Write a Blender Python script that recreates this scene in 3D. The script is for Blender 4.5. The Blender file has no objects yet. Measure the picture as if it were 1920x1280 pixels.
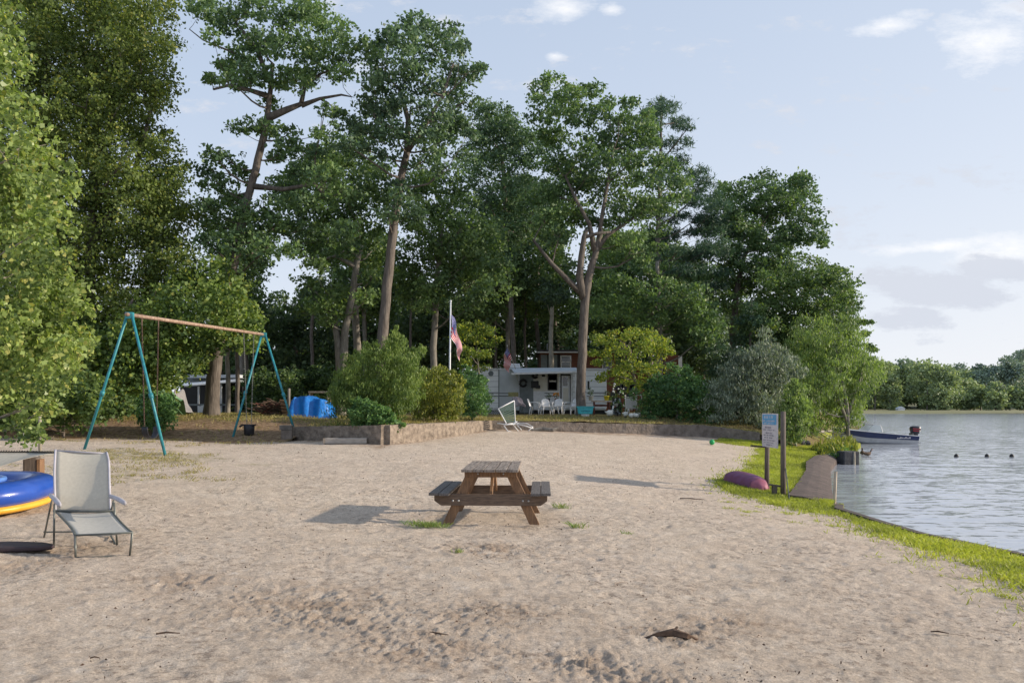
import bpy, math, random
import numpy as np
from mathutils import Vector, Matrix
random.seed(7); RNG = np.random.default_rng(7)
S = bpy.context.scene; COL = S.collection
F = 1493.0; HY = 765.0; EYE = 1.6; WZ = -0.45
def P(px, py, d): return Vector(((px-960)/F*d, d, EYE+(HY-py)/F*d))
def PX(px, d): return (px-960)/F*d

# ------------------------------------------------------------------ materials
def newmat(name):
    m = bpy.data.materials.new(name); m.use_nodes = True
    nt = m.node_tree; b = nt.nodes['Principled BSDF']
    return m, nt, b
def N(nt, t, **kw):
    n = nt.nodes.new(t)
    for k, v in kw.items():
        if k.startswith('i_'): n.inputs[k[2:].replace('_', ' ')].default_value = v
        else: setattr(n, k, v)
    return n
def c4(c): return (c[0], c[1], c[2], 1)
def mat(name, c1, c2=None, scale=6, rough=.7, bump=0, stretch=(1,1,1), metal=0, spec=.4, detail=5, coat=0, trans=0, bs=None):
    m, nt, b = newmat(name)
    c2 = c2 or tuple(x*.72 for x in c1)
    tc = N(nt, 'ShaderNodeTexCoord'); mp = N(nt, 'ShaderNodeMapping'); mp.inputs['Scale'].default_value = stretch
    nt.links.new(tc.outputs['Object'], mp.inputs['Vector'])
    no = N(nt, 'ShaderNodeTexNoise'); no.inputs['Scale'].default_value = scale; no.inputs['Detail'].default_value = detail; no.inputs['Roughness'].default_value = .65
    nt.links.new(mp.outputs[0], no.inputs['Vector'])
    r = N(nt, 'ShaderNodeValToRGB'); r.color_ramp.elements[0].position = .33; r.color_ramp.elements[1].position = .67
    r.color_ramp.elements[0].color = c4(c2); r.color_ramp.elements[1].color = c4(c1)
    nt.links.new(no.outputs[0], r.inputs[0]); nt.links.new(r.outputs[0], b.inputs['Base Color'])
    b.inputs['Roughness'].default_value = rough; b.inputs['Metallic'].default_value = metal
    b.inputs['Specular IOR Level'].default_value = spec; b.inputs['Coat Weight'].default_value = coat
    if trans: b.inputs['Transmission Weight'].default_value = trans
    if bump:
        bp = N(nt, 'ShaderNodeBump'); bp.inputs['Strength'].default_value = 1; bp.inputs['Distance'].default_value = bump
        if bs:
            n2 = N(nt, 'ShaderNodeTexNoise'); n2.inputs['Scale'].default_value = bs; n2.inputs['Detail'].default_value = 4
            nt.links.new(mp.outputs[0], n2.inputs['Vector']); nt.links.new(n2.outputs[0], bp.inputs['Height'])
        else: nt.links.new(no.outputs[0], bp.inputs['Height'])
        nt.links.new(bp.outputs[0], b.inputs['Normal'])
    return m
def leafmat(name, dark, light, yellow=None, tr=.35, rough=.55):
    """foliage: colour from the per-leaf 'tint' attribute, light passes through the leaf"""
    m, nt, b = newmat(name)
    at = N(nt, 'ShaderNodeAttribute'); at.attribute_name = 'tint'
    r = N(nt, 'ShaderNodeValToRGB'); e = r.color_ramp.elements
    e[0].position = .1; e[0].color = c4([q*1.45+.008 for q in dark]); e[1].position = .8; e[1].color = c4([q*1.42+.006 for q in light])
    if yellow: x = e.new(.98); x.color = c4(yellow)
    nt.links.new(at.outputs['Fac'], r.inputs[0])
    nt.links.new(r.outputs[0], b.inputs['Base Color']); b.inputs['Roughness'].default_value = rough
    b.inputs['Specular IOR Level'].default_value = .35
    t = N(nt, 'ShaderNodeBsdfTranslucent'); mx = N(nt, 'ShaderNodeMixShader'); mx.inputs[0].default_value = tr
    g = N(nt, 'ShaderNodeMix', data_type='RGBA', blend_type='MULTIPLY'); g.inputs[0].default_value = 1
    nt.links.new(r.outputs[0], g.inputs[6]); g.inputs[7].default_value = (1.5, 1.6, .7, 1)
    nt.links.new(g.outputs[2], t.inputs[0]); nt.links.new(b.outputs[0], mx.inputs[1]); nt.links.new(t.outputs[0], mx.inputs[2])
    nt.links.new(mx.outputs[0], nt.nodes['Material Output'].inputs[0])
    return m
M = {}
M['bark'] = mat('bark', (.175,.15,.13), (.075,.062,.053), 9, .9, .03, (1,1,.22), bs=14)
M['bark_grey'] = mat('bark_grey', (.27,.25,.22), (.12,.105,.09), 8, .9, .02, (1,1,.3))
M['bark_pale'] = mat('bark_pale', (.42,.38,.31), (.2,.18,.15), 6, .9, .02, (1,1,.4))
M['teal'] = mat('teal_paint', (.035,.27,.32), (.02,.15,.20), 7, .45, .001)
M['rusty'] = mat('rusty_pipe', (.42,.31,.24), (.20,.12,.08), 14, .7, .001)
M['chain'] = mat('chain_rust', (.16,.10,.08), (.09,.06,.05), 30, .6, metal=.4)
M['chain_grey'] = mat('chain_grey', (.30,.30,.27), (.18,.18,.16), 30, .5, metal=.5)
M['rubber'] = mat('black_rubber', (.025,.026,.035), (.015,.015,.02), 10, .5)
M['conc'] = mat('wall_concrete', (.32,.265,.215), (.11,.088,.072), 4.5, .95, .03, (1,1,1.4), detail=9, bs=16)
M['conc_dark'] = mat('dark_concrete', (.21,.19,.17), (.10,.092,.085), 4, .95, .02, detail=8)
M['ramp'] = mat('ramp_concrete', (.13,.10,.09), (.065,.05,.046), 3.5, .95, .015, detail=9, bs=20)
M['wood_grey'] = mat('weathered_wood', (.34,.29,.25), (.10,.078,.066), 4, .8, .004, (12,.7,6))
M['wood_brown'] = mat('brown_wood', (.30,.175,.095), (.14,.08,.048), 8, .75, .003, (6,6,1))
M['wood_dark'] = mat('dark_wood', (.20,.14,.10), (.085,.06,.046), 7, .75, .003, (1,8,8))
M['wood_seat'] = mat('bench_wood', (.17,.155,.15), (.07,.064,.06), 7, .75, .003, (12,.7,6))
M['wood_raw'] = mat('pale_wood', (.50,.42,.34), (.30,.24,.19), 9, .8, .002, (1,1,.3))
M['post'] = mat('post_wood', (.17,.14,.12), (.08,.065,.055), 9, .85, .006, (4,4,.4))
M['bolt'] = mat('bolt_steel', (.5,.5,.5), None, 5, .35, metal=.8)
M['sling'] = mat('sling_fabric', (.54,.50,.42), (.47,.435,.365), 30, .85, .001, detail=8, bs=350)
M['seatfab'] = mat('seat_fabric', (.44,.425,.39), (.38,.37,.34), 30, .85, .001, detail=8, bs=350)
M['frame_grey'] = mat('chair_frame', (.17,.18,.17), (.11,.12,.11), 20, .4, metal=.5)
M['arm'] = mat('arm_plastic', (.46,.45,.50), (.36,.35,.40), 10, .45)
M['vinyl_blue'] = mat('blue_vinyl', (.022,.085,.42), (.016,.06,.33), 3, .28, .004, coat=.3)
M['vinyl_light'] = mat('light_blue_vinyl', (.14,.30,.68), (.10,.22,.6), 6, .3)
M['vinyl_yellow'] = mat('yellow_vinyl', (.80,.44,.05), (.66,.33,.03), 6, .4, .004)
M['maroon'] = mat('maroon_foam', (.055,.036,.042), (.034,.022,.028), 14, .5, .001)
M['edge'] = mat('pale_edge', (.42,.27,.24), (.30,.18,.16), 14, .7)
M['canvas'] = mat('hammock_canvas', (.46,.44,.40), (.38,.36,.33), 20, .9)
M['rope'] = mat('dark_rope', (.05,.048,.045), (.03,.03,.03), 30, .9)
M['white_metal'] = mat('white_metal', (.72,.73,.76), (.58,.60,.64), 5, .45)
M['white_plastic'] = mat('white_plastic', (.78,.79,.83), (.66,.68,.73), 6, .5)
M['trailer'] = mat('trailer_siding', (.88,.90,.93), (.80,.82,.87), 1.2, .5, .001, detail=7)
def siding(m, n=9.0, depth=.006):
    nt = m.node_tree; b = nt.nodes['Principled BSDF']; g = N(nt,'ShaderNodeNewGeometry').outputs['Position']; sp_ = N(nt,'ShaderNodeSeparateXYZ'); nt.links.new(g, sp_.inputs[0])
    fr_ = N(nt,'ShaderNodeMath', operation='FRACT'); ml = N(nt,'ShaderNodeMath', operation='MULTIPLY'); ml.inputs[1].default_value = n; nt.links.new(sp_.outputs[2], ml.inputs[0]); nt.links.new(ml.outputs[0], fr_.inputs[0])
    lt = N(nt,'ShaderNodeMath', operation='LESS_THAN'); lt.inputs[1].default_value = .16; nt.links.new(fr_.outputs[0], lt.inputs[0])
    mx = N(nt,'ShaderNodeMix', data_type='RGBA', blend_type='MULTIPLY'); src = b.inputs['Base Color'].links[0].from_socket; nt.links.new(lt.outputs[0], mx.inputs[0]); nt.links.new(src, mx.inputs[6]); mx.inputs[7].default_value = (.72,.72,.74,1); nt.links.new(mx.outputs[2], b.inputs['Base Color'])
siding(M['trailer'], 3.2)
M['trailer_shade'] = mat('trailer_shade_grey', (.58,.62,.67), (.50,.54,.59), 2, .6)  # siding colour with shade painted in; plain grey on other things
M['cream'] = mat('cream_panel', (.72,.69,.62), (.62,.6,.54), 2, .6)
M['dark'] = mat('dark_trim', (.02,.022,.025), (.012,.012,.014), 5, .5)
M['glass'] = mat('dark_glass', (.03,.04,.045), (.015,.02,.02), 2, .08, spec=.8)
M['roof_dark'] = mat('roof_felt', (.075,.075,.085), (.04,.04,.05), 4, .9)
M['redwood'] = mat('red_siding', (.21,.085,.055), (.13,.052,.036), 5, .8, .003, (1,1,9))
siding(M['redwood'], 5.0)
M['door_grey'] = mat('grey_door', (.21,.24,.255), (.15,.175,.19), 3, .6)
M['tarp'] = mat('blue_tarp', (.012,.22,.68), (.008,.13,.50), 5, .38, .02, bs=9)
M['turq'] = mat('turquoise_paint', (.06,.42,.46), (.03,.28,.33), 9, .6)
M['purple'] = mat('purple_plastic', (.17,.065,.16), (.14,.04,.075), 5, .6, detail=7)
M['pink'] = mat('pink_plastic', (.34,.11,.17), (.22,.06,.10), 7, .6)
M['sign_white'] = mat('sign_white', (.62,.60,.64), (.50,.48,.53), 8, .5)
M['sign_blue'] = mat('sign_blue', (.10,.38,.66), (.08,.30,.56), 8, .5)
M['sign_grey'] = mat('sign_grey', (.20,.20,.27), None, 8, .6)
M['navy'] = mat('navy_gelcoat', (.018,.035,.12), (.012,.022,.08), 4, .2, coat=.4)
M['hull'] = mat('white_gelcoat', (.50,.51,.54), (.38,.39,.43), 4, .3)
M['engine'] = mat('engine_cowl', (.03,.032,.045), (.018,.018,.025), 4, .3, coat=.3)
M['red'] = mat('red_paint', (.42,.03,.05), (.3,.02,.03), 4, .4)
M['yellow'] = mat('yellow_glaze', (.75,.70,.05), (.6,.5,.03), 6, .4)
M['orange'] = mat('orange_flower', (.8,.36,.03), (.7,.2,.02), 40, .7)
M['green_metal'] = mat('green_strap', (.02,.13,.10), (.012,.08,.06), 8, .5)
M['tent_green'] = mat('green_nylon', (.24,.42,.20), (.10,.22,.13), 3, .6, .01)
M['tent_grey'] = mat('grey_nylon', (.30,.29,.30), (.18,.18,.2), 4, .6, .01)
M['stone'] = mat('dark_stone', (.075,.078,.085), (.03,.03,.035), 5, .9, .03)
M['rust_orange'] = mat('rust_orange', (.45,.14,.05), (.2,.06,.03), 12, .8, .01)
M['duck'] = mat('duck_brown', (.13,.085,.055), (.05,.035,.025), 30, .8)
M['duck_head'] = mat('duck_head', (.03,.05,.03), None, 30, .6)
M['ball'] = mat('green_ball', (.02,.42,.13), None, 4, .4)
M['stick'] = mat('stick_brown', (.15,.095,.065), (.06,.04,.03), 20, .9, .004)
M['flower_w'] = mat('white_flower', (.8,.8,.75), None, 20, .8)
M['terra'] = mat('terracotta', (.34,.14,.07), (.22,.09,.05), 9, .8)
M['wood_red'] = mat('red_bench', (.16,.05,.035), (.09,.03,.02), 9, .8)
L = {}
L['near'] = leafmat('leaf_near', (.05,.082,.026), (.215,.28,.085), (.38,.37,.12), .36, .4)
L['olive'] = leafmat('leaf_olive', (.04,.065,.018), (.15,.195,.048), (.25,.25,.05), .36)
L['round'] = leafmat('leaf_round', (.045,.08,.022), (.15,.21,.05), (.28,.30,.06), .34)
L['oak'] = leafmat('leaf_oak', (.03,.06,.03), (.12,.19,.075), (.17,.23,.07), .3)
L['oakd'] = leafmat('leaf_oak_dark', (.026,.052,.032), (.095,.155,.08), (.13,.19,.07), .28)
L['pine'] = leafmat('needle_pine', (.018,.042,.032), (.062,.115,.07), (.10,.15,.08), .2)
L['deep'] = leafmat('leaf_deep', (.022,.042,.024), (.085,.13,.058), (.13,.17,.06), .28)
L['mid'] = leafmat('leaf_mid', (.033,.063,.027), (.13,.195,.07), (.18,.23,.06), .3)
L['yellow'] = leafmat('leaf_yellow', (.05,.085,.022), (.20,.26,.05), (.42,.40,.06), .36)
L['willow'] = leafmat('leaf_willow', (.06,.095,.032), (.19,.26,.085), (.27,.33,.11), .34)
L['silver'] = leafmat('leaf_silver', (.055,.075,.055), (.16,.20,.155), (.34,.38,.31), .22)
L['juniper'] = leafmat('leaf_juniper', (.04,.075,.018), (.14,.20,.04), (.22,.27,.06), .25)
L['gold'] = leafmat('leaf_gold', (.05,.072,.014), (.19,.21,.035), (.34,.32,.05), .32)
L['shrub'] = leafmat('leaf_shrub', (.03,.075,.028), (.12,.22,.07), (.22,.32,.1), .3)
L['far'] = leafmat('leaf_far_haze', (.12,.16,.10), (.27,.33,.16), (.36,.40,.18), .2)  # distance haze mixed into the leaf colours, so lighter
L['farhaze'] = leafmat('leaf_far_blue_haze', (.11,.15,.14), (.18,.24,.18), (.24,.30,.2), .15)  # stronger painted haze, leaves shifted towards blue
L['grass'] = leafmat('grass_blade', (.12,.14,.025), (.33,.36,.05), (.40,.37,.11), .3)
L['dry'] = leafmat('dry_grass', (.14,.11,.05), (.28,.24,.10), (.22,.26,.06), .3)
L['tuft'] = leafmat('tuft_grass', (.07,.11,.03), (.19,.26,.08), (.35,.34,.1), .3)

# ------------------------------------------------------------------ object helpers
def link(o):
    COL.objects.link(o); return o
def tag(o, label=None, cat=None, group=None, kind=None):
    if label: o['label'] = label
    if cat: o['category'] = cat
    if group: o['group'] = group
    if kind: o['kind'] = kind
    return o
def thing(name, label, cat, loc=(0,0,0), rz=0, group=None):
    o = bpy.data.objects.new(name, None); link(o); o.location = loc; o.rotation_euler = (0,0,rz); o.empty_display_size = .2
    return tag(o, label, cat, group)
def dup(root, loc, rz, label):
    r = root.copy(); link(r); r.location = loc; r.rotation_euler = (0,0,rz); r['label'] = label
    for ch in list(root.children):
        c = ch.copy(); link(c); c.parent = r
        for g in ch.children:
            d = g.copy(); link(d); d.parent = c
    return r
class MB:
    def __init__(s): s.v = []; s.f = []
    def add(s, vs, fs):
        n = len(s.v); s.v += [Vector(v) for v in vs]; s.f += [tuple(i+n for i in f) for f in fs]; return s
    def box(s, c, size, rot=None, taper=1):
        hx, hy, hz = size[0]/2, size[1]/2, size[2]/2
        m = rot if isinstance(rot, Matrix) else (Matrix.Rotation(rot, 3, 'Z') if rot else Matrix.Identity(3))
        vs = []
        for z in (-1, 1):
            k = taper if z > 0 else 1
            for x, y in ((-1,-1),(1,-1),(1,1),(-1,1)): vs.append(Vector(c) + m @ Vector((x*hx*k, y*hy*k, z*hz)))
        return s.add(vs, [(0,3,2,1),(4,5,6,7),(0,1,5,4),(1,2,6,5),(2,3,7,6),(3,0,4,7)])
    def beam(s, a, b, w, t, up=(0,0,1)):
        """rectangular bar from a to b; w across, t along up"""
        a, b = Vector(a), Vector(b); d = (b-a); l = d.length; d.normalize()
        sd = d.cross(Vector(up)).normalized(); u = sd.cross(d).normalized()
        m = Matrix((d, sd, u)).transposed()
        return s.box((a+b)/2, (l, w, t), m)
    def tube(s, pts, rad, n=8, cap=True, wob=0):
        pts = [Vector(p) for p in pts]; k = len(pts)
        if not hasattr(rad, '__len__'): rad = [rad]*k
        base = len(s.v); ref = None
        for i, p in enumerate(pts):
            t = (pts[min(i+1,k-1)] - pts[max(i-1,0)]).normalized()
            if ref is None: ref = t.orthogonal().normalized()
            ref = (ref - t*ref.dot(t)).normalized(); bi = t.cross(ref)
            for j in range(n):
                a = 2*math.pi*j/n; r = rad[i]*(1 + (random.uniform(-wob, wob) if wob else 0))
                s.v.append(p + (ref*math.cos(a) + bi*math.sin(a))*r)
        for i in range(k-1):
            for j in range(n):
                a = base+i*n+j; b = base+i*n+(j+1)%n
                s.f.append((a, b, b+n, a+n))
        if cap:
            s.f.append(tuple(base+j for j in range(n-1,-1,-1))); s.f.append(tuple(base+(k-1)*n+j for j in range(n)))
        return s
    def prism(s, outline, off):
        """outline: coplanar 3D points, off: extrusion vector"""
        n = len(outline); o = [Vector(p) for p in outline]; off = Vector(off)
        return s.add(o + [p+off for p in o], [tuple(range(n-1,-1,-1)), tuple(range(n,2*n))] + [(i,(i+1)%n,(i+1)%n+n,i+n) for i in range(n)])
    def ball(s, c, r, n=12, m=8, sq=None):
        c = Vector(c); r = r if hasattr(r, '__len__') else (r,r,r); vs = []; fs = []
        for i in range(1, m):
            th = math.pi*i/m
            for j in range(n):
                ph = 2*math.pi*j/n; k = 1 + (random.uniform(-sq, sq) if sq else 0)
                vs.append(c + Vector((r[0]*math.sin(th)*math.cos(ph)*k, r[1]*math.sin(th)*math.sin(ph)*k, r[2]*math.cos(th)*k)))
        for i in range(m-2):
            for j in range(n): fs.append((i*n+j, (i+1)*n+j, (i+1)*n+(j+1)%n, i*n+(j+1)%n))
        t = len(vs); vs += [c+Vector((0,0,r[2])), c-Vector((0,0,r[2]))]
        for j in range(n): fs.append((t, j, (j+1)%n)); fs.append((t+1, (m-2)*n+(j+1)%n, (m-2)*n+j))
        return s.add(vs, fs)
    def lathe(s, c, prof, n=14):
        c = Vector(c); k = len(prof); b = len(s.v)
        for r, z in prof:
            for j in range(n): s.v.append(c+Vector((r*math.cos(2*math.pi*j/n), r*math.sin(2*math.pi*j/n), z)))
        for i in range(k-1):
            for j in range(n): s.f.append((b+i*n+j, b+i*n+(j+1)%n, b+(i+1)*n+(j+1)%n, b+(i+1)*n+j))
        s.f.append(tuple(b+j for j in range(n-1,-1,-1))); s.f.append(tuple(b+(k-1)*n+j for j in range(n)))
        return s
    def sheet(s, fn, nu, nv):
        vs = [fn(i/nu, j/nv) for j in range(nv+1) for i in range(nu+1)]
        return s.add(vs, [(j*(nu+1)+i, j*(nu+1)+i+1, (j+1)*(nu+1)+i+1, (j+1)*(nu+1)+i) for j in range(nv) for i in range(nu)])
    def build(s, name, m, parent=None, world=False, smooth=False, bevel=0, solid=0):
        me = bpy.data.meshes.new(name)
        off = Vector(parent.location) if (world and parent) else Vector((0,0,0))
        if world and parent and parent.parent: off = off + Vector(parent.parent.location)
        me.from_pydata([tuple(v-off) for v in s.v], [], s.f); me.materials.append(m)
        o = link(bpy.data.objects.new(name, me))
        if parent: o.parent = parent
        if smooth: me.polygons.foreach_set('use_smooth', [True]*len(me.polygons))
        if solid: md = o.modifiers.new('solid', 'SOLIDIFY'); md.thickness = solid
        if bevel:
            md = o.modifiers.new('bevel', 'BEVEL'); md.width = bevel; md.segments = 2; md.limit_method = 'ANGLE'
        return o
def fastmesh(name, V, Q, m, parent=None, tint=None, smooth=False, nper=4):
    me = bpy.data.meshes.new(name); nv = len(V); nf = len(Q)
    me.vertices.add(nv); me.vertices.foreach_set('co', np.ascontiguousarray(V, dtype=np.float32).ravel())
    me.loops.add(nf*nper); me.loops.foreach_set('vertex_index', np.ascontiguousarray(Q, dtype=np.int32).ravel())
    me.polygons.add(nf); me.polygons.foreach_set('loop_start', np.arange(0, nf*nper, nper, dtype=np.int32))
    me.polygons.foreach_set('loop_total', np.full(nf, nper, dtype=np.int32))
    if smooth: me.polygons.foreach_set('use_smooth', np.ones(nf, dtype=bool))
    me.update(calc_edges=True)
    if tint is not None:
        for k, arr in (tint.items() if isinstance(tint, dict) else (('tint', tint),)):
            a = me.attributes.new(k, 'FLOAT', 'POINT'); a.data.foreach_set('value', np.ascontiguousarray(arr, dtype=np.float32))
    me.materials.append(m)
    o = link(bpy.data.objects.new(name, me))
    if parent: o.parent = parent
    return o

# ------------------------------------------------------------------ noise & terrain
_perm = np.random.default_rng(3).random((256,256)).astype(np.float64)
def vnoise(x, y):
    xi = np.floor(x).astype(int); yi = np.floor(y).astype(int); fx = x-xi; fy = y-yi
    fx = fx*fx*(3-2*fx); fy = fy*fy*(3-2*fy)
    g = lambda a, b: _perm[a & 255, b & 255]
    return (g(xi,yi)*(1-fx)+g(xi+1,yi)*fx)*(1-fy) + (g(xi,yi+1)*(1-fx)+g(xi+1,yi+1)*fx)*fy
def fbm(x, y, o=4, lac=2.03, gain=.5):
    s = 0; a = 1; t = 0
    for i in range(o):
        s = s + a*(vnoise(x+17.3*i, y-9.1*i)-.5); t += a; a *= gain; x = x*lac*.96+y*.28; y = y*lac-x*.13
    return s/t*2
CP = np.array([(-8,0,.1),(0,0,0),(6,0,-.15),(-12,8,.3),(-5,8.3,.1),(0,6,0),(-.2,11,.05),(5,7.6,-.12),(5.5,12,-.22),(3,12,-.05),
 (-10.4,19.7,.61),(-8.3,19.3,.46),(-9.2,26,.64),(-7,26,.60),(-3.6,22.4,.62),(0,16,.22),(5.8,16,-.25),(8.2,20,-.28),(10.4,26,-.28),
 (12.5,30,-.28),(15.4,36,-.28),(-.8,31,.81),(4,31.5,.62),(8,33,.43),(9.9,32,.3),(20,50,-.28),(-20,20,.8),(-20,30,1.0),(-30,10,.8),(5,24,.1),
 (-40,60,1.2),(0,60,1.0),(20,80,0.0),(-30,-10,.5),(6,-10,-.2),(-8,15,.32),(10,40,.3),(40,120,0),(-60,120,1.5),(0,120,1.2)])
def _ker(d): return d
_A = _ker(np.hypot(CP[:,None,0]-CP[None,:,0], CP[:,None,1]-CP[None,:,1])) + np.eye(len(CP))*-.3
_w = np.linalg.solve(_A, CP[:,2]-.3)
def hs(x, y):
    x = np.asarray(x, float); y = np.asarray(y, float); r = np.zeros(x.shape)+.3
    for (cx, cy, _), w in zip(CP, _w): r = r + w*np.sqrt((x-cx)**2+(y-cy)**2+.8)
    return r
# land outline along the lake (the land is to the left of it)
SHORE = [(6.6,-12),(6.6,0),(6.4,6),(6.2,9.6),(5.8,11.4),(5.85,14.3),(6.5,15.8),(8.2,20.3),(10.4,25.8),(12.7,29.8),(14.6,34.5),(16.2,38),(18.6,42.5),(19.0,47),(21,54),(25,62),(36,85),(50,120),(60,150)]
def shore_x(y):
    s = np.array(SHORE); return np.interp(y, s[:,1], s[:,0])
WALL = [(PX(556,25.2),25.2),(PX(722,22.4),22.4),(PX(918,31),31.0),(PX(1100,31.6),31.6),(PX(1320,33),33.0),(PX(1425,32),32.0)]
WT = [1.02, 1.12, 1.13, 1.10, .90, .62]
def wall_y(x):
    w = np.array(WALL); return np.interp(x, w[:,0], w[:,1])
def sst(a, b, x): t = np.clip((x-a)/(b-a), 0, 1); return t*t*(3-2*t)
def hyard(x, y):
    """height of the yard behind the retaining wall, and of the bank left of it"""
    x = np.asarray(x, float); y = np.asarray(y, float)
    top = 1.12 + .006*np.clip(y-22, 0, 60) + .03*fbm(x*.35, y*.35, 3)
    top = top - .5*sst(4, 12, x) * sst(44, 30, y) * .4
    ramp = sst(0, 1, (y-(22.2+.03*np.abs(x+12)))/8.0)
    bank = hs(x, y) - .06 + (top+.18-hs(x, y))*ramp
    wt = np.interp(x, [p[0] for p in WALL], WT) - .03
    top = wt + (top-wt)*sst(.1, 4, y-wall_y(x))
    k = sst(-8.4, -6.8, x)*sst(25.0, 28, y); k = np.where(x > -6.7, 1, k)
    z = bank*(1-k) + top*k
    lake = sst(1.0, 4.5, shore_x(y)-x)
    return (hs(x,y)-.1)*(1-lake) + z*lake
def ground(x, y):
    x = float(x); y = float(y)
    a = float(hs(x, y))
    if y > float(wall_y(x)) and x > -6.7 or x <= -6.7: return max(a, float(hyard(x, y)))
    return a
def G(px, py, lo=3, hi=140):
    """where the view line through a picture point meets the ground"""
    prev = lo; d = lo
    while d < hi:
        p = P(px, py, d)
        if p.z <= ground(p.x, p.y): break
        prev = d; d *= 1.01
    return P(px, py, (prev+d)/2)
def on(px, d, dz=0):
    x = PX(px, d); return Vector((x, d, ground(x, d)+dz))

# lawn area outline in plan, from picture points
def gp(px, py): p = G(px, py); return (p.x, p.y)
def inpoly(x, y, poly):
    c = np.zeros(x.shape, bool); n = len(poly)
    for i in range(n):
        x1, y1 = poly[i]; x2, y2 = poly[(i+1)%n]
        if y1 == y2: continue
        t = ((y1 > y) != (y2 > y)) & (x < (x2-x1)*(y-y1)/(y2-y1)+x1); c ^= t
    return c
def polydist(x, y, pts):
    d = np.full(x.shape, 1e9)
    for (x1,y1),(x2,y2) in zip(pts[:-1], pts[1:]):
        dx, dy = x2-x1, y2-y1; t = np.clip(((x-x1)*dx+(y-y1)*dy)/(dx*dx+dy*dy), 0, 1)
        d = np.minimum(d, np.hypot(x-x1-t*dx, y-y1-t*dy))
    return d
LE = [(4.3,-3),(4.6,3),(4.75,6.5)] + [gp(*p) for p in ((1915,1098),(1800,1052),(1700,1018),(1560,965),(1450,943),(1372,925),(1345,910),(1395,880),(1418,858),(1425,840),(1330,826))]
LAWN = LE + [(8.5,32.5),(14,46),(30,70),(40,60)] + [(a+1.2,b) for a,b in SHORE[::-1] if b < 50]
RAMP = [gp(1478,934),gp(1500,905),gp(1511,885),gp(1512,868),gp(1530,856),gp(1560,853)]
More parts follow.
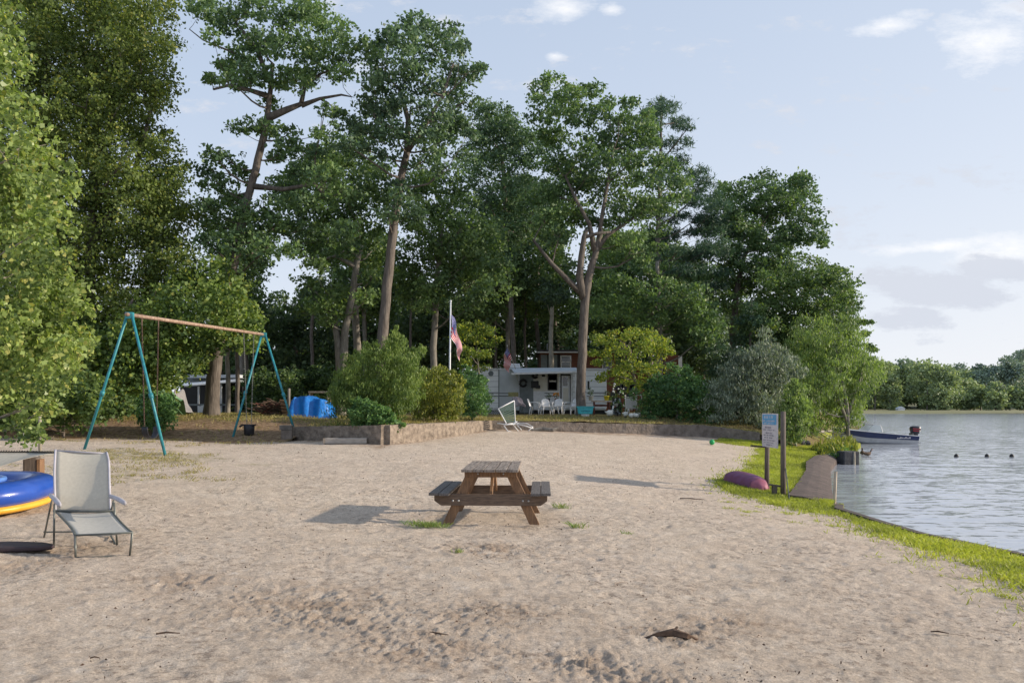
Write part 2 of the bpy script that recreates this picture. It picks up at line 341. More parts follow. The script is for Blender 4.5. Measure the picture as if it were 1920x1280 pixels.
# ------------------------------------------------------------------ ground sheets
def build_ground():
    ys = [-12,-8,-5,-3,-1.5,-.5,.3,.9,1.4]; y = 1.8
    while y < 34: ys.append(y); y *= 1.0052 if y > 4.2 else 1.008
    while y < 160: ys.append(y); y *= 1.02
    ys = np.array(ys)
    us = np.concatenate([[-12,-8,-5,-3.2,-2.2,-1.6,-1.2,-.95], np.arange(-.82,.78,.0026), [.9,1.1,1.5,2.2,3.2,5,8]])
    Y, U = np.meshgrid(ys, us, indexing='ij'); X = U*(np.maximum(Y,0)+1.2)
    Z = hs(X, Y)
    near = sst(34, 14, Y)*sst(-1,1.5,Y)
    # lumps, trampled hollows and ripples of the sand
    Z += .05*fbm(X*.35, Y*.35, 3)
    nr_ = .22+.60*sst(3.0, 9.0, Y)
    Z += near*nr_*(.026*fbm(X*1.3+4, Y*1.3, 4) + .012*np.abs(fbm(X*4.1, Y*4.6, 3)) + .022*fbm(X*10, Y*13, 4, gain=.62) + .012*sst(9,5,Y)*fbm(X*34, Y*44, 2) + .016*np.clip(fbm(X*8+5, Y*10, 2)-.25,0,1))
    rr = random.Random(5)
    def dent(cx, cy, a, b, ang, dep, rim=.35):
        R = max(a, b)*2.2
        i0, i1 = np.searchsorted(ys, cy-R), np.searchsorted(ys, cy+R)
        if i1 <= i0: return
        sc = cy+1.2; j0, j1 = np.searchsorted(us, (cx-R)/sc-.01), np.searchsorted(us, (cx+R)/sc+.01)
        x = X[i0:i1, j0:j1]-cx; yy = Y[i0:i1, j0:j1]-cy
        c, s = math.cos(ang), math.sin(ang); u = (x*c+yy*s)/a; v = (-x*s+yy*c)/b; r2 = u*u+v*v
        dep *= .36+.44*min(1, max(0, (cy-3)/6))
        Z[i0:i1, j0:j1] += -dep*np.exp(-r2*1.6) + dep*rim*np.exp(-(np.sqrt(r2)-1.35)**2*7)
    for k in range(5200):
        cy = rr.uniform(1.9, 5.2)**1.0 if rr.random() < .3 else rr.uniform(3, 26); cx = rr.uniform(-.75, .6)*(cy+1)
        s = rr.uniform(.03, .12); dent(cx, cy, s*rr.uniform(.9,1.7), s*rr.uniform(.45,.9), rr.uniform(-.9,.9), rr.uniform(.003,.013)*(1.6 if rr.random()<.12 else 1), rr.uniform(.1,.5))
    # foot trails
    for (px0, py0, px1, py1) in ((1250,930,1300,1010),(1300,1010,1350,1150),(1180,900,1250,960),(430,1080,780,1130),(700,1110,1080,1270),(1080,1010,1120,1270),(300,1130,160,1080),(1400,1060,1700,1130)):
        a, b = G(px0,py0), G(px1,py1); n = max(3, int((b-a).length/.62))
        for i in range(n):
            p = a.lerp(b, i/n); dent(p.x+rr.uniform(-.3,.3)+(.12 if i%2 else -.12), p.y+rr.uniform(-.25,.25), rr.uniform(.08,.15), rr.uniform(.04,.075), rr.uniform(.2,1.4), rr.uniform(.010,.030), .3)
    # dug-up patches
    dug = np.zeros(Z.shape)
    for (px, py, r, amp) in ((925,1032,.55,.05),(1265,1192,.35,.04),(560,1125,.8,.035),(800,1215,.55,.035),(1090,1240,.3,.05),(640,1160,.5,.03),(1220,1290,.4,.05),(930,1150,.6,.03),(330,1085,.5,.03),(1350,1160,.5,.025),(40,1060,.5,.03),(120,1030,.5,.03)):
        c = G(px, py); g = np.exp(-((X-c.x)**2+(Y-c.y)**2*1.4)/(r*r))
        Z += g*amp*.75*(np.abs(fbm(X*13, Y*15, 5, gain=.65))*2.2-.5); dug = np.maximum(dug, g*.55)
    # the land ends at the lake
    sd = shore_x(Y)-X
    Z = np.where(sd < -.10, -1.1, Z)
    lawn = inpoly(X, Y, LAWN)
    dl = polydist(X, Y, LE); sgn = np.where(lawn, dl, -dl) + .35*fbm(X*2.1, Y*2.1, 4) + .12*fbm(X*9, Y*9, 2)
    rampm = (polydist(X, Y, RAMP))
    inr = inpoly(X, Y, RAMP + [gp(1572,852),(14.5,30.0),(13.5,28.6),(12.0,25.0),(10.6,21.8),(9.6,19.0),(8.5,16.6),(6.75,16.1),gp(1563,946)])
    Z = np.where(inr, -.9, Z)
    # distance from grass for the scattered weeds, warm tone of the far sand
    litter = sst(0, 1, (Y-(21.5+.0*X))/4)*sst(-5,-7,X)
    wy = wall_y(X); litter = np.maximum(litter, sst(1.6, .1, wy-Y+.6*fbm(X*1.2,Y*1.2,3))*((X>-6.9)&(X<10)))
    weeds = sst(.35,.75, fbm(X*.45+9, Y*.45, 3)+.3*fbm(X*3,Y*3,3))*sst(13,17,Y)*sst(-2,-5,X)*.8
    weeds = np.maximum(weeds, sst(1.5,.3,polydist(X,Y,[gp(180,850),gp(330,858)])+.5*fbm(X*3,Y*3,3))*.9)
    weeds = np.maximum(weeds, sst(1.0,.1,polydist(X,Y,[gp(20,905),gp(150,905),gp(215,880)])+.5*fbm(X*3,Y*3,3))*.7)
    litter = np.maximum(litter, dug)
    R, C = X.shape; idx = np.arange(R*C).reshape(R, C)
    Q = np.stack([idx[:-1,:-1], idx[:-1,1:], idx[1:,1:], idx[1:,:-1]], -1).reshape(-1,4)
    fl = ((sgn[:-1,:-1]+sgn[1:,1:])/2 > .02).reshape(-1)
    V = np.stack([X,Y,Z], -1).reshape(-1,3)
    def part(name, sel, m, keepz=None):
        q = Q[sel]; used = np.unique(q); mp = np.zeros(len(V), np.int64); mp[used] = np.arange(len(used))
        o = fastmesh(name, V[used], mp[q], m, tint={'grass': sgn.ravel()[used], 'litter': litter.ravel()[used], 'weeds': weeds.ravel()[used]}, smooth=True)
        return tag(o, kind='structure')
    part('sand', ~fl, M['sand']); part('lawn', fl, M['lawn'])
    # yard sheet behind the wall
    ys = np.concatenate([np.arange(22, 40, .16), np.arange(40, 62, .5), np.arange(62, 170, 4)]); xs = np.concatenate([np.arange(-90,-32,4), np.arange(-32, 24, .16), np.arange(24,70,3)])
    Y, X = np.meshgrid(ys, xs, indexing='ij')
    Xs = X
    Z = hyard(Xs, Y) + .04*fbm(X*1.1, Y*1.1, 3) + .02*fbm(X*4, Y*4, 3)
    ok = (Y > wall_y(X)+.02) | (X < -6.7)
    sd = shore_x(Y)-X; ok &= sd > .8
    # snap front row to the wall line
    idx = np.arange(X.size).reshape(X.shape)
    Q = np.stack([idx[:-1,:-1], idx[:-1,1:], idx[1:,1:], idx[1:,:-1]], -1).reshape(-1,4)
    k = (ok[:-1,:-1] | ok[1:,1:] | ok[1:,:-1] | ok[:-1,1:]).reshape(-1)
    infront = (Y < wall_y(X)+.02) & (X > -6.7)
    bad = (infront[:-1,:-1]|infront[1:,1:]|infront[1:,:-1]|infront[:-1,1:]) & ((X[:-1,:-1] < -6.7)|(X[1:,1:] < -6.7)); k &= ~bad.reshape(-1)
    Yn = np.where(infront, wall_y(X)+.12, Y)
    V = np.stack([X,Yn,Z], -1).reshape(-1,3); q = Q[k]; used = np.unique(q); mp = np.zeros(len(V), np.int64); mp[used] = np.arange(len(used))
    lit = sst(-6.3,-7.0,V[:,0])*sst(29.5,27.0,V[:,1]+.8*fbm(V[:,0]*.6,V[:,1]*.6,3))
    o = fastmesh('yard_ground', V[used], mp[q], M['yard'], tint={'litter': lit[used]}, smooth=True); tag(o, kind='structure')

def ramp_node(nt, fac, stops):
    r = N(nt, 'ShaderNodeValToRGB'); e = r.color_ramp.elements
    while len(e) < len(stops): e.new(.5)
    for x, (p, c) in zip(e, stops): x.position = p; x.color = c4(c)
    nt.links.new(fac, r.inputs[0]); return r.outputs[0]
def noise_node(nt, vec, scale, detail=5, rough=.6, dim=None):
    n = N(nt, 'ShaderNodeTexNoise'); n.inputs['Scale'].default_value = scale; n.inputs['Detail'].default_value = detail; n.inputs['Roughness'].default_value = rough
    nt.links.new(vec, n.inputs['Vector']); return n.outputs[0]
def mixc(nt, fac, a, b, mode='MIX'):
    m = N(nt, 'ShaderNodeMix', data_type='RGBA', blend_type=mode)
    for i, v in ((0, fac), (6, a), (7, b)):
        if hasattr(v, 'is_output'): nt.links.new(v, m.inputs[i])
        else: m.inputs[i].default_value = v if i == 0 else c4(v)
    return m.outputs[2]
def math_node(nt, op, a, b=0, c=None, clamp=False):
    m = N(nt, 'ShaderNodeMath', operation=op, use_clamp=clamp)
    for i, v in enumerate((a, b, c)):
        if v is None: continue
        if hasattr(v, 'is_output'): nt.links.new(v, m.inputs[i])
        else: m.inputs[i].default_value = v
    return m.outputs[0]
def attr(nt, n):
    a = N(nt, 'ShaderNodeAttribute'); a.attribute_name = n; return a.outputs['Fac']
def sand_mat():
    m, nt, b = newmat('sand'); g = N(nt, 'ShaderNodeNewGeometry').outputs['Position']
    big = noise_node(nt, g, .35, 4); mid = noise_node(nt, g, 2.6, 6, .65); fine = noise_node(nt, g, 55, 4, .7); grit = noise_node(nt, g, 170, 2, .8)
    base = ramp_node(nt, mid, [(.3,(.55,.455,.355)),(.52,(.70,.60,.485)),(.7,(.80,.71,.60))])
    base = mixc(nt, math_node(nt,'MULTIPLY',big,.55), base, (.70,.56,.475))
    base = mixc(nt, ramp_fac(nt, fine, .56, .38, .55), base, (.34,.28,.23))     # grains
    clod = noise_node(nt, g, 11, 9, .78); zone = noise_node(nt, g, .75, 4, .6)
    base = mixc(nt, math_node(nt,'MULTIPLY', ramp_fac(nt, clod, .48, .42, .85), ramp_fac(nt, zone, .36, .56, 1)), base, (.31,.25,.205))
    base = mixc(nt, ramp_fac(nt, clod, .56, .66, .6), base, (.90,.82,.74))
    base = mixc(nt, ramp_fac(nt, grit, .44, .34, .5), base, (.22,.17,.14))
    sp = N(nt, 'ShaderNodeTexVoronoi'); sp.inputs['Scale'].default_value = 13; nt.links.new(g, sp.inputs['Vector'])
    patch = noise_node(nt, g, .9, 3)
    s = math_node(nt, 'MULTIPLY', ramp_fac(nt, sp.outputs[0], .16, .08, 1), ramp_fac(nt, patch, .50, .60, .8))
    base = mixc(nt, s, base, (.13,.095,.07))
    lit = math_node(nt, 'MULTIPLY', attr(nt,'litter'), ramp_fac(nt, noise_node(nt, g, 3.5, 6,.7), .38, .56, .9))
    base = mixc(nt, lit, base, ramp_node(nt, noise_node(nt, g, 14, 5, .7), [(.35,(.12,.075,.045)),(.5,(.27,.17,.105)),(.65,(.40,.28,.19))]))
    wd = math_node(nt, 'MULTIPLY', attr(nt,'weeds'), ramp_fac(nt, noise_node(nt, g, 7, 6,.75), .42, .58, .8))
    base = mixc(nt, wd, base, (.20,.19,.07))
    gr = math_node(nt, 'ADD', attr(nt,'grass'), math_node(nt,'MULTIPLY', math_node(nt,'SUBTRACT', noise_node(nt, g, 6, 5, .7), .5), 1.5))
    gf = math_node(nt, 'MULTIPLY_ADD', gr, 3, .15, clamp=True)
    base = mixc(nt, math_node(nt,'MULTIPLY',gf,.85), base, (.22,.24,.05))
    nt.links.new(base, b.inputs['Base Color']); b.inputs['Roughness'].default_value = 1; b.inputs['Specular IOR Level'].default_value = .15
    h = math_node(nt,'ADD', math_node(nt,'MULTIPLY',noise_node(nt, g, 12, 9, .78),.075), math_node(nt,'MULTIPLY',noise_node(nt, g, 60, 5, .8),.03))
    bp = N(nt,'ShaderNodeBump'); bp.inputs['Distance'].default_value = 1.0; bp.inputs['Strength'].default_value = .8; nt.links.new(h, bp.inputs['Height']); nt.links.new(bp.outputs[0], b.inputs['Normal'])
    return m
def ramp_fac(nt, f, a, b, top=1):
    mr = N(nt, 'ShaderNodeMapRange'); mr.inputs['From Min'].default_value = a; mr.inputs['From Max'].default_value = b; mr.inputs['To Max'].default_value = top
    nt.links.new(f, mr.inputs['Value']); return mr.outputs[0]
def lawn_mat():
    m, nt, b = newmat('lawn'); g = N(nt, 'ShaderNodeNewGeometry').outputs['Position']
    base = ramp_node(nt, noise_node(nt, g, 1.6, 6, .7), [(.3,(.20,.20,.06)),(.5,(.28,.31,.05)),(.7,(.36,.39,.065))])
    base = mixc(nt, ramp_fac(nt, noise_node(nt, g, 40, 4, .8), .5, .3, .5), base, (.10,.12,.03))
    e = math_node(nt, 'ADD', attr(nt,'grass'), math_node(nt,'MULTIPLY', math_node(nt,'SUBTRACT', noise_node(nt, g, 5, 5, .7), .5), 1.6))
    base = mixc(nt, ramp_fac(nt, e, .65, .0, 1), base, (.50,.42,.32))
    nt.links.new(base, b.inputs['Base Color']); b.inputs['Roughness'].default_value = 1; b.inputs['Specular IOR Level'].default_value = .1
    bp = N(nt,'ShaderNodeBump'); bp.inputs['Distance'].default_value = .05; nt.links.new(noise_node(nt, g, 30, 5, .8), bp.inputs['Height']); nt.links.new(bp.outputs[0], b.inputs['Normal'])
    return m
def yard_mat():
    m, nt, b = newmat('yard'); g = N(nt, 'ShaderNodeNewGeometry').outputs['Position']
    base = ramp_node(nt, noise_node(nt, g, .9, 6, .7), [(.34,(.26,.17,.11)),(.46,(.25,.20,.10)),(.56,(.24,.23,.08)),(.7,(.30,.27,.12))])
    base = mixc(nt, ramp_fac(nt, noise_node(nt, g, 9, 5, .8), .56, .40, .75), base, (.10,.075,.045))
    base = mixc(nt, attr(nt,'litter'), base, ramp_node(nt, noise_node(nt, g, 6, 6, .78), [(.36,(.12,.08,.05)),(.5,(.27,.18,.11)),(.64,(.42,.31,.21))]))
    base = mixc(nt, ramp_fac(nt, noise_node(nt, g, 22, 5, .8), .58, .66, .6), base, (.42,.32,.22))
    nt.links.new(base, b.inputs['Base Color']); b.inputs['Roughness'].default_value = 1; b.inputs['Specular IOR Level'].default_value = .1
    bp = N(nt,'ShaderNodeBump'); bp.inputs['Distance'].default_value = .08; nt.links.new(noise_node(nt, g, 9, 6, .8), bp.inputs['Height']); nt.links.new(bp.outputs[0], b.inputs['Normal'])
    return m
M['sand'] = sand_mat(); M['lawn'] = lawn_mat(); M['yard'] = yard_mat()
build_ground()

def water_mat():
    m, nt, b = newmat('water'); g = N(nt, 'ShaderNodeNewGeometry').outputs['Position']
    b.inputs['Base Color'].default_value = (.38,.41,.47,1); b.inputs['Roughness'].default_value = .12; b.inputs['IOR'].default_value = 1.33
    acc = None
    for sc, k, amp in (((1.5,4.2,1),1.0,.26),((.35,1.2,1),1.0,.13),((5,9,1),1.0,.18)):
        mp = N(nt,'ShaderNodeMapping'); mp.inputs['Scale'].default_value = sc; mp.inputs['Rotation'].default_value = (0,0,.12); nt.links.new(g, mp.inputs['Vector'])
        n = N(nt,'ShaderNodeTexNoise'); n.inputs['Scale'].default_value = k; n.inputs['Detail'].default_value = 3; nt.links.new(mp.outputs[0], n.inputs['Vector'])
        v = N(nt,'ShaderNodeVectorMath', operation='SUBTRACT'); nt.links.new(n.outputs['Color'], v.inputs[0]); v.inputs[1].default_value = (.5,.5,.5)
        w_ = N(nt,'ShaderNodeVectorMath', operation='MULTIPLY'); nt.links.new(v.outputs[0], w_.inputs[0]); w_.inputs[1].default_value = (amp*.7,amp*1.5,0)
        if acc is None: acc = w_.outputs[0]
        else:
            ad = N(nt,'ShaderNodeVectorMath', operation='ADD'); nt.links.new(acc, ad.inputs[0]); nt.links.new(w_.outputs[0], ad.inputs[1]); acc = ad.outputs[0]
    ad = N(nt,'ShaderNodeVectorMath', operation='ADD'); nt.links.new(acc, ad.inputs[0]); ad.inputs[1].default_value = (0,0,1)
    nn = N(nt,'ShaderNodeVectorMath', operation='NORMALIZE'); nt.links.new(ad.outputs[0], nn.inputs[0]); nt.links.new(nn.outputs[0], b.inputs['Normal'])
    return m
M['water'] = water_mat()
w = MB(); w.add([(-60,-60,WZ),(900,-60,WZ),(900,700,WZ),(-60,700,WZ)], [(0,1,2,3)]); tag(w.build('water', M['water']), kind='structure')

# lake edge kerb
def kerb():
    V = []; Fc = []; pts = []
    sh = [p for p in SHORE if p[1] <= 15.9]
    n = 160; ys = np.linspace(-3, 15.0, n)
    for i, y in enumerate(ys):
        x = float(shore_x(y))-.02 + .02*float(fbm(np.array([y*1.5]), np.array([3.]), 3)[0]); z = float(hs(x-.3, y)) + .035
        w_ = .05
        V += [(x-w_, y, z-.2), (x-w_, y, z), (x+.10, y, z-.01), (x+.13, y, -1.0)]
    for i in range(n-1):
        for j in range(3): Fc.append((i*4+j, i*4+j+1, i*4+4+j+1, i*4+4+j))
    b = MB(); b.add(V, [f[::-1] for f in Fc]); return b
M['kerb'] = mat('kerb_stone', (.11,.09,.08), (.05,.042,.038), 5, .95, .02)
o = kerb().build('kerb', M['kerb']); tag(o, kind='structure')
# concrete boat ramp
b = MB(); rr_ = [gp(1563,946),(6.75,17.0),(7.5,19.0),(8.3,21.0),(9.2,23.3),(10.2,25.8),(11.4,28.4),(12.2,30.0)]
lft = RAMP[:6] + [gp(1572,852)]
V = []
def resamp(p, n):
    p = np.array(p); s = np.concatenate([[0], np.cumsum(np.hypot(*np.diff(p, axis=0).T))]); t = np.linspace(0, s[-1], n); return np.stack([np.interp(t, s, p[:,0]), np.interp(t, s, p[:,1])], 1)
A, B = resamp(lft, 40), resamp(rr_, 40)
for (ax, ay), (bx, by) in zip(A, B):
    za, zb = float(hs(ax, ay))+.07, -.30
    ax += .015*random.uniform(-1,1)
    V += [(ax-.02, ay, za-.25), (ax, ay, za)] + [(ax+(bx+.12-ax)*t, ay+(by-ay)*t, za+(zb-za)*t*t) for t in (.3,.6,.85,1)] + [(bx+.18, by, -1.1)]
Fc = [(i*7+j, i*7+7+j, i*7+7+j+1, i*7+j+1) for i in range(39) for j in range(6)]
b.add(V, [f[::-1] for f in Fc]); b.add([V[i] for i in range(7)], [tuple(range(7))])
tag(b.build('boat_ramp', M['ramp']), kind='structure')
# ------------------------------------------------------------------ retaining walls
def wall_seg(a, b, ta, tb, name, label, m, thick=.28, n=34, seed=0):
    """weathered low wall from plan point a to b, ta/tb heights of its top"""
    a = Vector((a[0],a[1])); b_ = Vector((b[0],b[1])); d = (b_-a); l = d.length; d.normalize(); nn = Vector((d.y,-d.x))
    mid = (a+b_)/2; zb = ground(mid.x, mid.y-.6)-.4
    root_z = zb
    mb = MB(); V = []; rows = 7
    for i in range(n+1):
        t = i/n; p = a.lerp(b_, t); zt = ta+(tb-ta)*t + .03*float(fbm(np.array([i*.5+seed]), np.array([1.5+seed]), 3)[0]); zl = float(hs(p.x+nn.x*.3, p.y+nn.y*.3))-.3
        for j in range(rows):
            s = j/(rows-1); off = .035*float(fbm(np.array([i*.7+seed*3]), np.array([j*.9]), 3)[0]) + .03*(1-s)
            V.append((p.x+nn.x*(thick*.5+off), p.y+nn.y*(thick*.5+off), zl+(zt-zl)*s))
        V.append((p.x-nn.x*thick*.5, p.y-nn.y*thick*.5, zt)); V.append((p.x-nn.x*thick*.5, p.y-nn.y*thick*.5, zl))
    k = rows+2
    Fs = [(i*k+j, i*k+k+j, i*k+k+j+1, i*k+j+1) for i in range(n) for j in range(k-1)]
    Fs += [tuple(range(k-1,-1,-1)), tuple(n*k+j for j in range(k))]
    mb.add(V, Fs)
    o = mb.build(name, m); tag(o, label, 'wall'); return o
wall_seg(WALL[0], WALL[1], WT[0], WT[1], 'retaining_wall', 'crumbling low concrete wall behind the white plank, from the block to the corner by the juniper bush', M['conc'], seed=1)
wall_seg(WALL[1], WALL[2], WT[1], WT[2], 'retaining_wall', 'sunlit pale retaining wall running back from the corner to the green strapped beach chair', M['conc'], n=50, seed=2)
M['conc_mid'] = mat('wall_concrete_dark', (.24,.205,.18), (.12,.10,.085), 4, .95, .03, detail=9, bs=14)  # darker wall concrete, shade painted in for the shaded stretches
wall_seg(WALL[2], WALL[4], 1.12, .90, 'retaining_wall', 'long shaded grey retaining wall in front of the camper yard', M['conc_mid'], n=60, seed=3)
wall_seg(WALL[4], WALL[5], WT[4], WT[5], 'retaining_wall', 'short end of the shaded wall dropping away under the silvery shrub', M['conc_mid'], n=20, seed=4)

# ------------------------------------------------------------------ foliage
def leaves(centers, radii, size, aspect, density, flat=.75, clump=.33, droop=0., yell=.06, tdark=0., shape='leaf', shell=.45, cap=None):
    """leaf faces spread through a set of ellipsoid clumps, each clump made of smaller sprays"""
    Cs = []; T = []; SR = []
    for c, r in zip(centers, radii):
        n = density * (r*r)/(size*size*aspect) * 9
        k = max(5, int(22*(1 if r < 1.5 else (r/1.5)**1.2)))
        d = RNG.normal(size=(k,3)); d /= np.linalg.norm(d, axis=1)[:,None]; rad = r*(shell+(1-shell)*RNG.random(k)**.6)*np.where(RNG.random(k) < .2, RNG.uniform(1.1,1.42,k), 1.0)
        sc = np.array(c) + d*rad[:,None]*np.array([1,1,flat]); base = RNG.uniform(.2,.65)
        m = max(6, int(n/k)); sr = r*clump*RNG.uniform(.55,1.4,k)*np.where(rad > r, .62, 1)
        pts = sc[:,None,:] + RNG.normal(size=(k,m,3))*sr[:,None,None]*np.array([.62,.62,.36])
        if droop: pts[:,:,2] -= np.abs(RNG.normal(size=(k,m)))*droop*r
        Cs.append(pts.reshape(-1,3)); t = base + RNG.normal(0,.10,(k,1)) + RNG.normal(0,.13,(k,m)); T.append(t.ravel())
    C = np.concatenate(Cs); T = np.concatenate(T) - tdark
    T = np.where(RNG.random(len(T)) < yell, RNG.uniform(.85,1,len(T)), np.clip(T, 0, .9))
    return leaf_faces(C, T, size, aspect, shape)
def leaf_faces(C, T, size, aspect, shape='leaf', up=.5):
    n = len(C); a = RNG.normal(size=(n,3)); 
    if shape == 'up': a = a*np.array([.35,.35,.3])+np.array([0,0,1.])
    elif shape == 'flat': a[:,2] *= .35
    a /= np.linalg.norm(a, axis=1)[:,None]; b = RNG.normal(size=(n,3)); b -= a*(a*b).sum(1)[:,None]; b /= np.linalg.norm(b, axis=1)[:,None]
    s = size*RNG.uniform(.6,1.25,n)[:,None]; a = a*s*.5; b = b*s*.5*aspect
    if shape == 'fold':
        nrm = np.cross(a, b); nrm /= np.linalg.norm(nrm,axis=1)[:,None]
        V = np.stack([C-a, C-a*.2+b+nrm*s*.12, C+a, C-a*.2-b+nrm*s*.12], 1)
        V = np.stack([C-a, C-a*.25+b+nrm*s*.14, C+a, C-a*.25-b+nrm*s*.14], 1)
    else: V = np.stack([C-a, C+b-a*.15, C+a, C-b-a*.15], 1)
    V = V.reshape(-1,3); Q = np.arange(n*4).reshape(-1,4)
    return V, Q, np.repeat(T, 4)
def poly_blobs(poly, r, sep=.95, n=900, seed=1, jit=.35):
    rr = random.Random(seed); xs = [p[0] for p in poly]; ys = [p[1] for p in poly]; out = []
    pa = np.array(poly, float)
    for _ in range(n):
        x, y = rr.uniform(min(xs), max(xs)), rr.uniform(min(ys), max(ys)); q = r*rr.uniform(1-jit, 1+jit)
        if not inpoly(np.array([x]), np.array([y]), poly)[0]: continue
        if polydist(np.array([x]), np.array([y]), poly+[poly[0]])[0] < q*.6: continue
        if all(math.hypot(x-a, y-b) > sep*(q+c)*.5 for a, b, c in out): out.append((x, y, q))
    return out
NLEAF = 0; DENS = 3.6; SZ = 1.0
def tree(name, label, cat, d, trunk, blobs, leafm, barkm, size=.17, aspect=.6, dens=1., flat=.75, clump=.33, depth=1.0, spread=1.5,
         twigs=3, group=None, droop=0., yell=.06, shape='leaf', tdark=0., branch=True, back=.6, seed=None, brad=.055, shell=.45, limbs=(), crown='crown', tsides=9):
    """trunk: picture points with pixel radii [(px,py,rpx)...] at distance d, base first; blobs: clumps of the crown (px,py,rpx[,dd])"""
    global NLEAF
    rr = random.Random(seed if seed is not None else hash(label) % 9999 if False else len(label)*7+int(d*10))
    k = d/F
    tp = [P(x, y, d) for x, y, _ in trunk]; tr = [r*k*.70 for *_, r in trunk]
    gz = ground(tp[0].x, tp[0].y)
    if name not in ('x',): tp[0].z = min(tp[0].z, gz+.02) if tp[0].z > gz-2 else tp[0].z
    root = thing(name, label, cat, (tp[0].x, tp[0].y, gz if d < 200 else tp[0].z), group=group)
    tb = MB()
    # smooth trunk line
    fine = []; fr = []
    for i in range(len(tp)-1):
        for s in range(4):
            t = s/4; q = tp[i].lerp(tp[i+1], t); q.x += rr.uniform(-.02,.02); fine.append(q); fr.append((tr[i]*(1-t)+tr[i+1]*t))
    fine.append(tp[-1]); fr.append(tr[-1])
    if len(tp) > 1 and d < 60: 
        fine.insert(0, fine[0]-Vector((0,0,.3))); fr.insert(0, fr[0]*1.35); fr[1] *= 1.2; fr[2] *= 1.03
    tb.tube(fine, fr, tsides, wob=.05)
    cen = []; rad = []
    for bl in blobs:
        x, y, r = bl[:3]; dd = bl[3] if len(bl) > 3 else rr.uniform(-1.25*spread, .75*spread)*depth
        p = P(x, y, d+dd); cen.append(p); rad.append(r*k*(1+dd/d))
        if rr.random() < back and len(bl) < 4:
            q = P(x+rr.uniform(-r,r)*.5, y+rr.uniform(-r,r)*.4, d+abs(rr.uniform(.8,1.6))*depth*spread); cen.append(q); rad.append(r*k*.9)
    if crown == 'foliage':
        for c, r in list(zip(cen, rad)):
            if rr.random() < .75:
                a_ = rr.uniform(0, 2*math.pi); q_ = rr.uniform(.9, 1.55); cen.append(c+Vector((math.cos(a_)*r*q_, rr.uniform(-.6,.4)*r, abs(math.sin(a_))*r*q_*1.05))); rad.append(r*rr.uniform(.3,.55))
    for lm in limbs:
        pts = [P(x, y, d+o_) for x, y, _, o_ in lm]; tb.tube(pts, [q*k for _,_,q,_ in lm], 7, wob=.04)
    if branch:
        anchors = fine[:]; arad = fr[:]
        for lm in limbs:
            for x, y, q, o_ in lm: anchors.append(P(x, y, d+o_)); arad.append(q*k)
        for c, r in sorted(zip(cen, rad), key=lambda t: (t[0]-tp[-1]).length):
            best = None; bd = 1e9
            for j, (q, ar) in enumerate(zip(anchors, arad)):
                dz = c.z-q.z; e = (c-q).length + (3.0*max(0, -dz) if dz < 0 else 0) + (0 if dz > .2*(c-q).length else .6*(c-q).length)
                if e < bd: bd = e; best = (q, ar)
            q, ar = best; dist = (c-q).length
            r0 = min(ar*.62, brad*(dist**.5)*.8+.012); 
            mid = q.lerp(c, .5); mid.z += -.08*dist if c.z > q.z else .1*dist; mid += Vector((rr.uniform(-.1,.1), rr.uniform(-.1,.1), rr.uniform(-.05,.05)))*dist
            pth = [q, q.lerp(mid,.5)+Vector((0,0,-.03*dist)), mid, mid.lerp(c,.55), c]
            tb.tube(pth, [r0, r0*.85, r0*.7, r0*.55, r0*.3], 6, cap=False, wob=.05)
            anchors.append(mid); arad.append(r0*.6)
            for _ in range(twigs):
                e = c + Vector((rr.uniform(-1,1), rr.uniform(-1,1), rr.uniform(-.5,.8)))*r*.9; m2 = c.lerp(e, .5)+Vector((0,0,rr.uniform(-.1,.1)*r))
                s0 = mid.lerp(c, rr.uniform(.4,1))
                tb.tube([s0, m2, e], [r0*.4, r0*.25, r0*.1], 4, cap=False)
    t = tb.build('trunk', barkm, root, world=True, smooth=True)
    V, Q, T = leaves(cen, rad, size*SZ, aspect, dens*DENS, flat, clump, droop, yell, tdark, shape, shell)
    NLEAF += len(Q)
    fastmesh(crown, V-np.array(root.location), Q, leafm, root, T)
    return root

# --- left edge: pale near tree whose boughs hang into the view
nb = [(15,40,38),(25,110,36),(0,180,40),(40,215,48),(70,270,42),(20,300,55),(90,330,45),(50,380,60),(110,400,40),(10,430,60),(80,470,62),(120,520,42),(30,540,65),
      (100,590,55),(150,575,28),(50,640,58),(120,650,48),(10,700,60),(80,715,46),(150,640,25),(40,770,40),(60,815,20),(20,800,32),(95,760,22),(-60,100,80),(-80,250,90),(-70,400,90),(-80,550,90),(-60,690,80),(-150,180,100),(-170,350,110),(-170,520,110),(-10,-30,60),(-100,-20,90),
      (60,440,50),(20,610,60),(90,545,50),(60,580,50),(30,350,50),(40,690,50)]
tree('birch_tree', 'nearest tree at the left edge with pale yellow green leaves hanging low over the hammock', 'tree', 11.0,
     [(-190,900,14),(-185,700,13),(-170,500,11),(-160,300,9),(-150,100,6)], nb, L['near'], M['bark_pale'], size=.078, aspect=.8, dens=.40, flat=1, clump=.34, depth=.5, droop=.12, yell=.10, shape='fold', brad=.02, shell=.2)
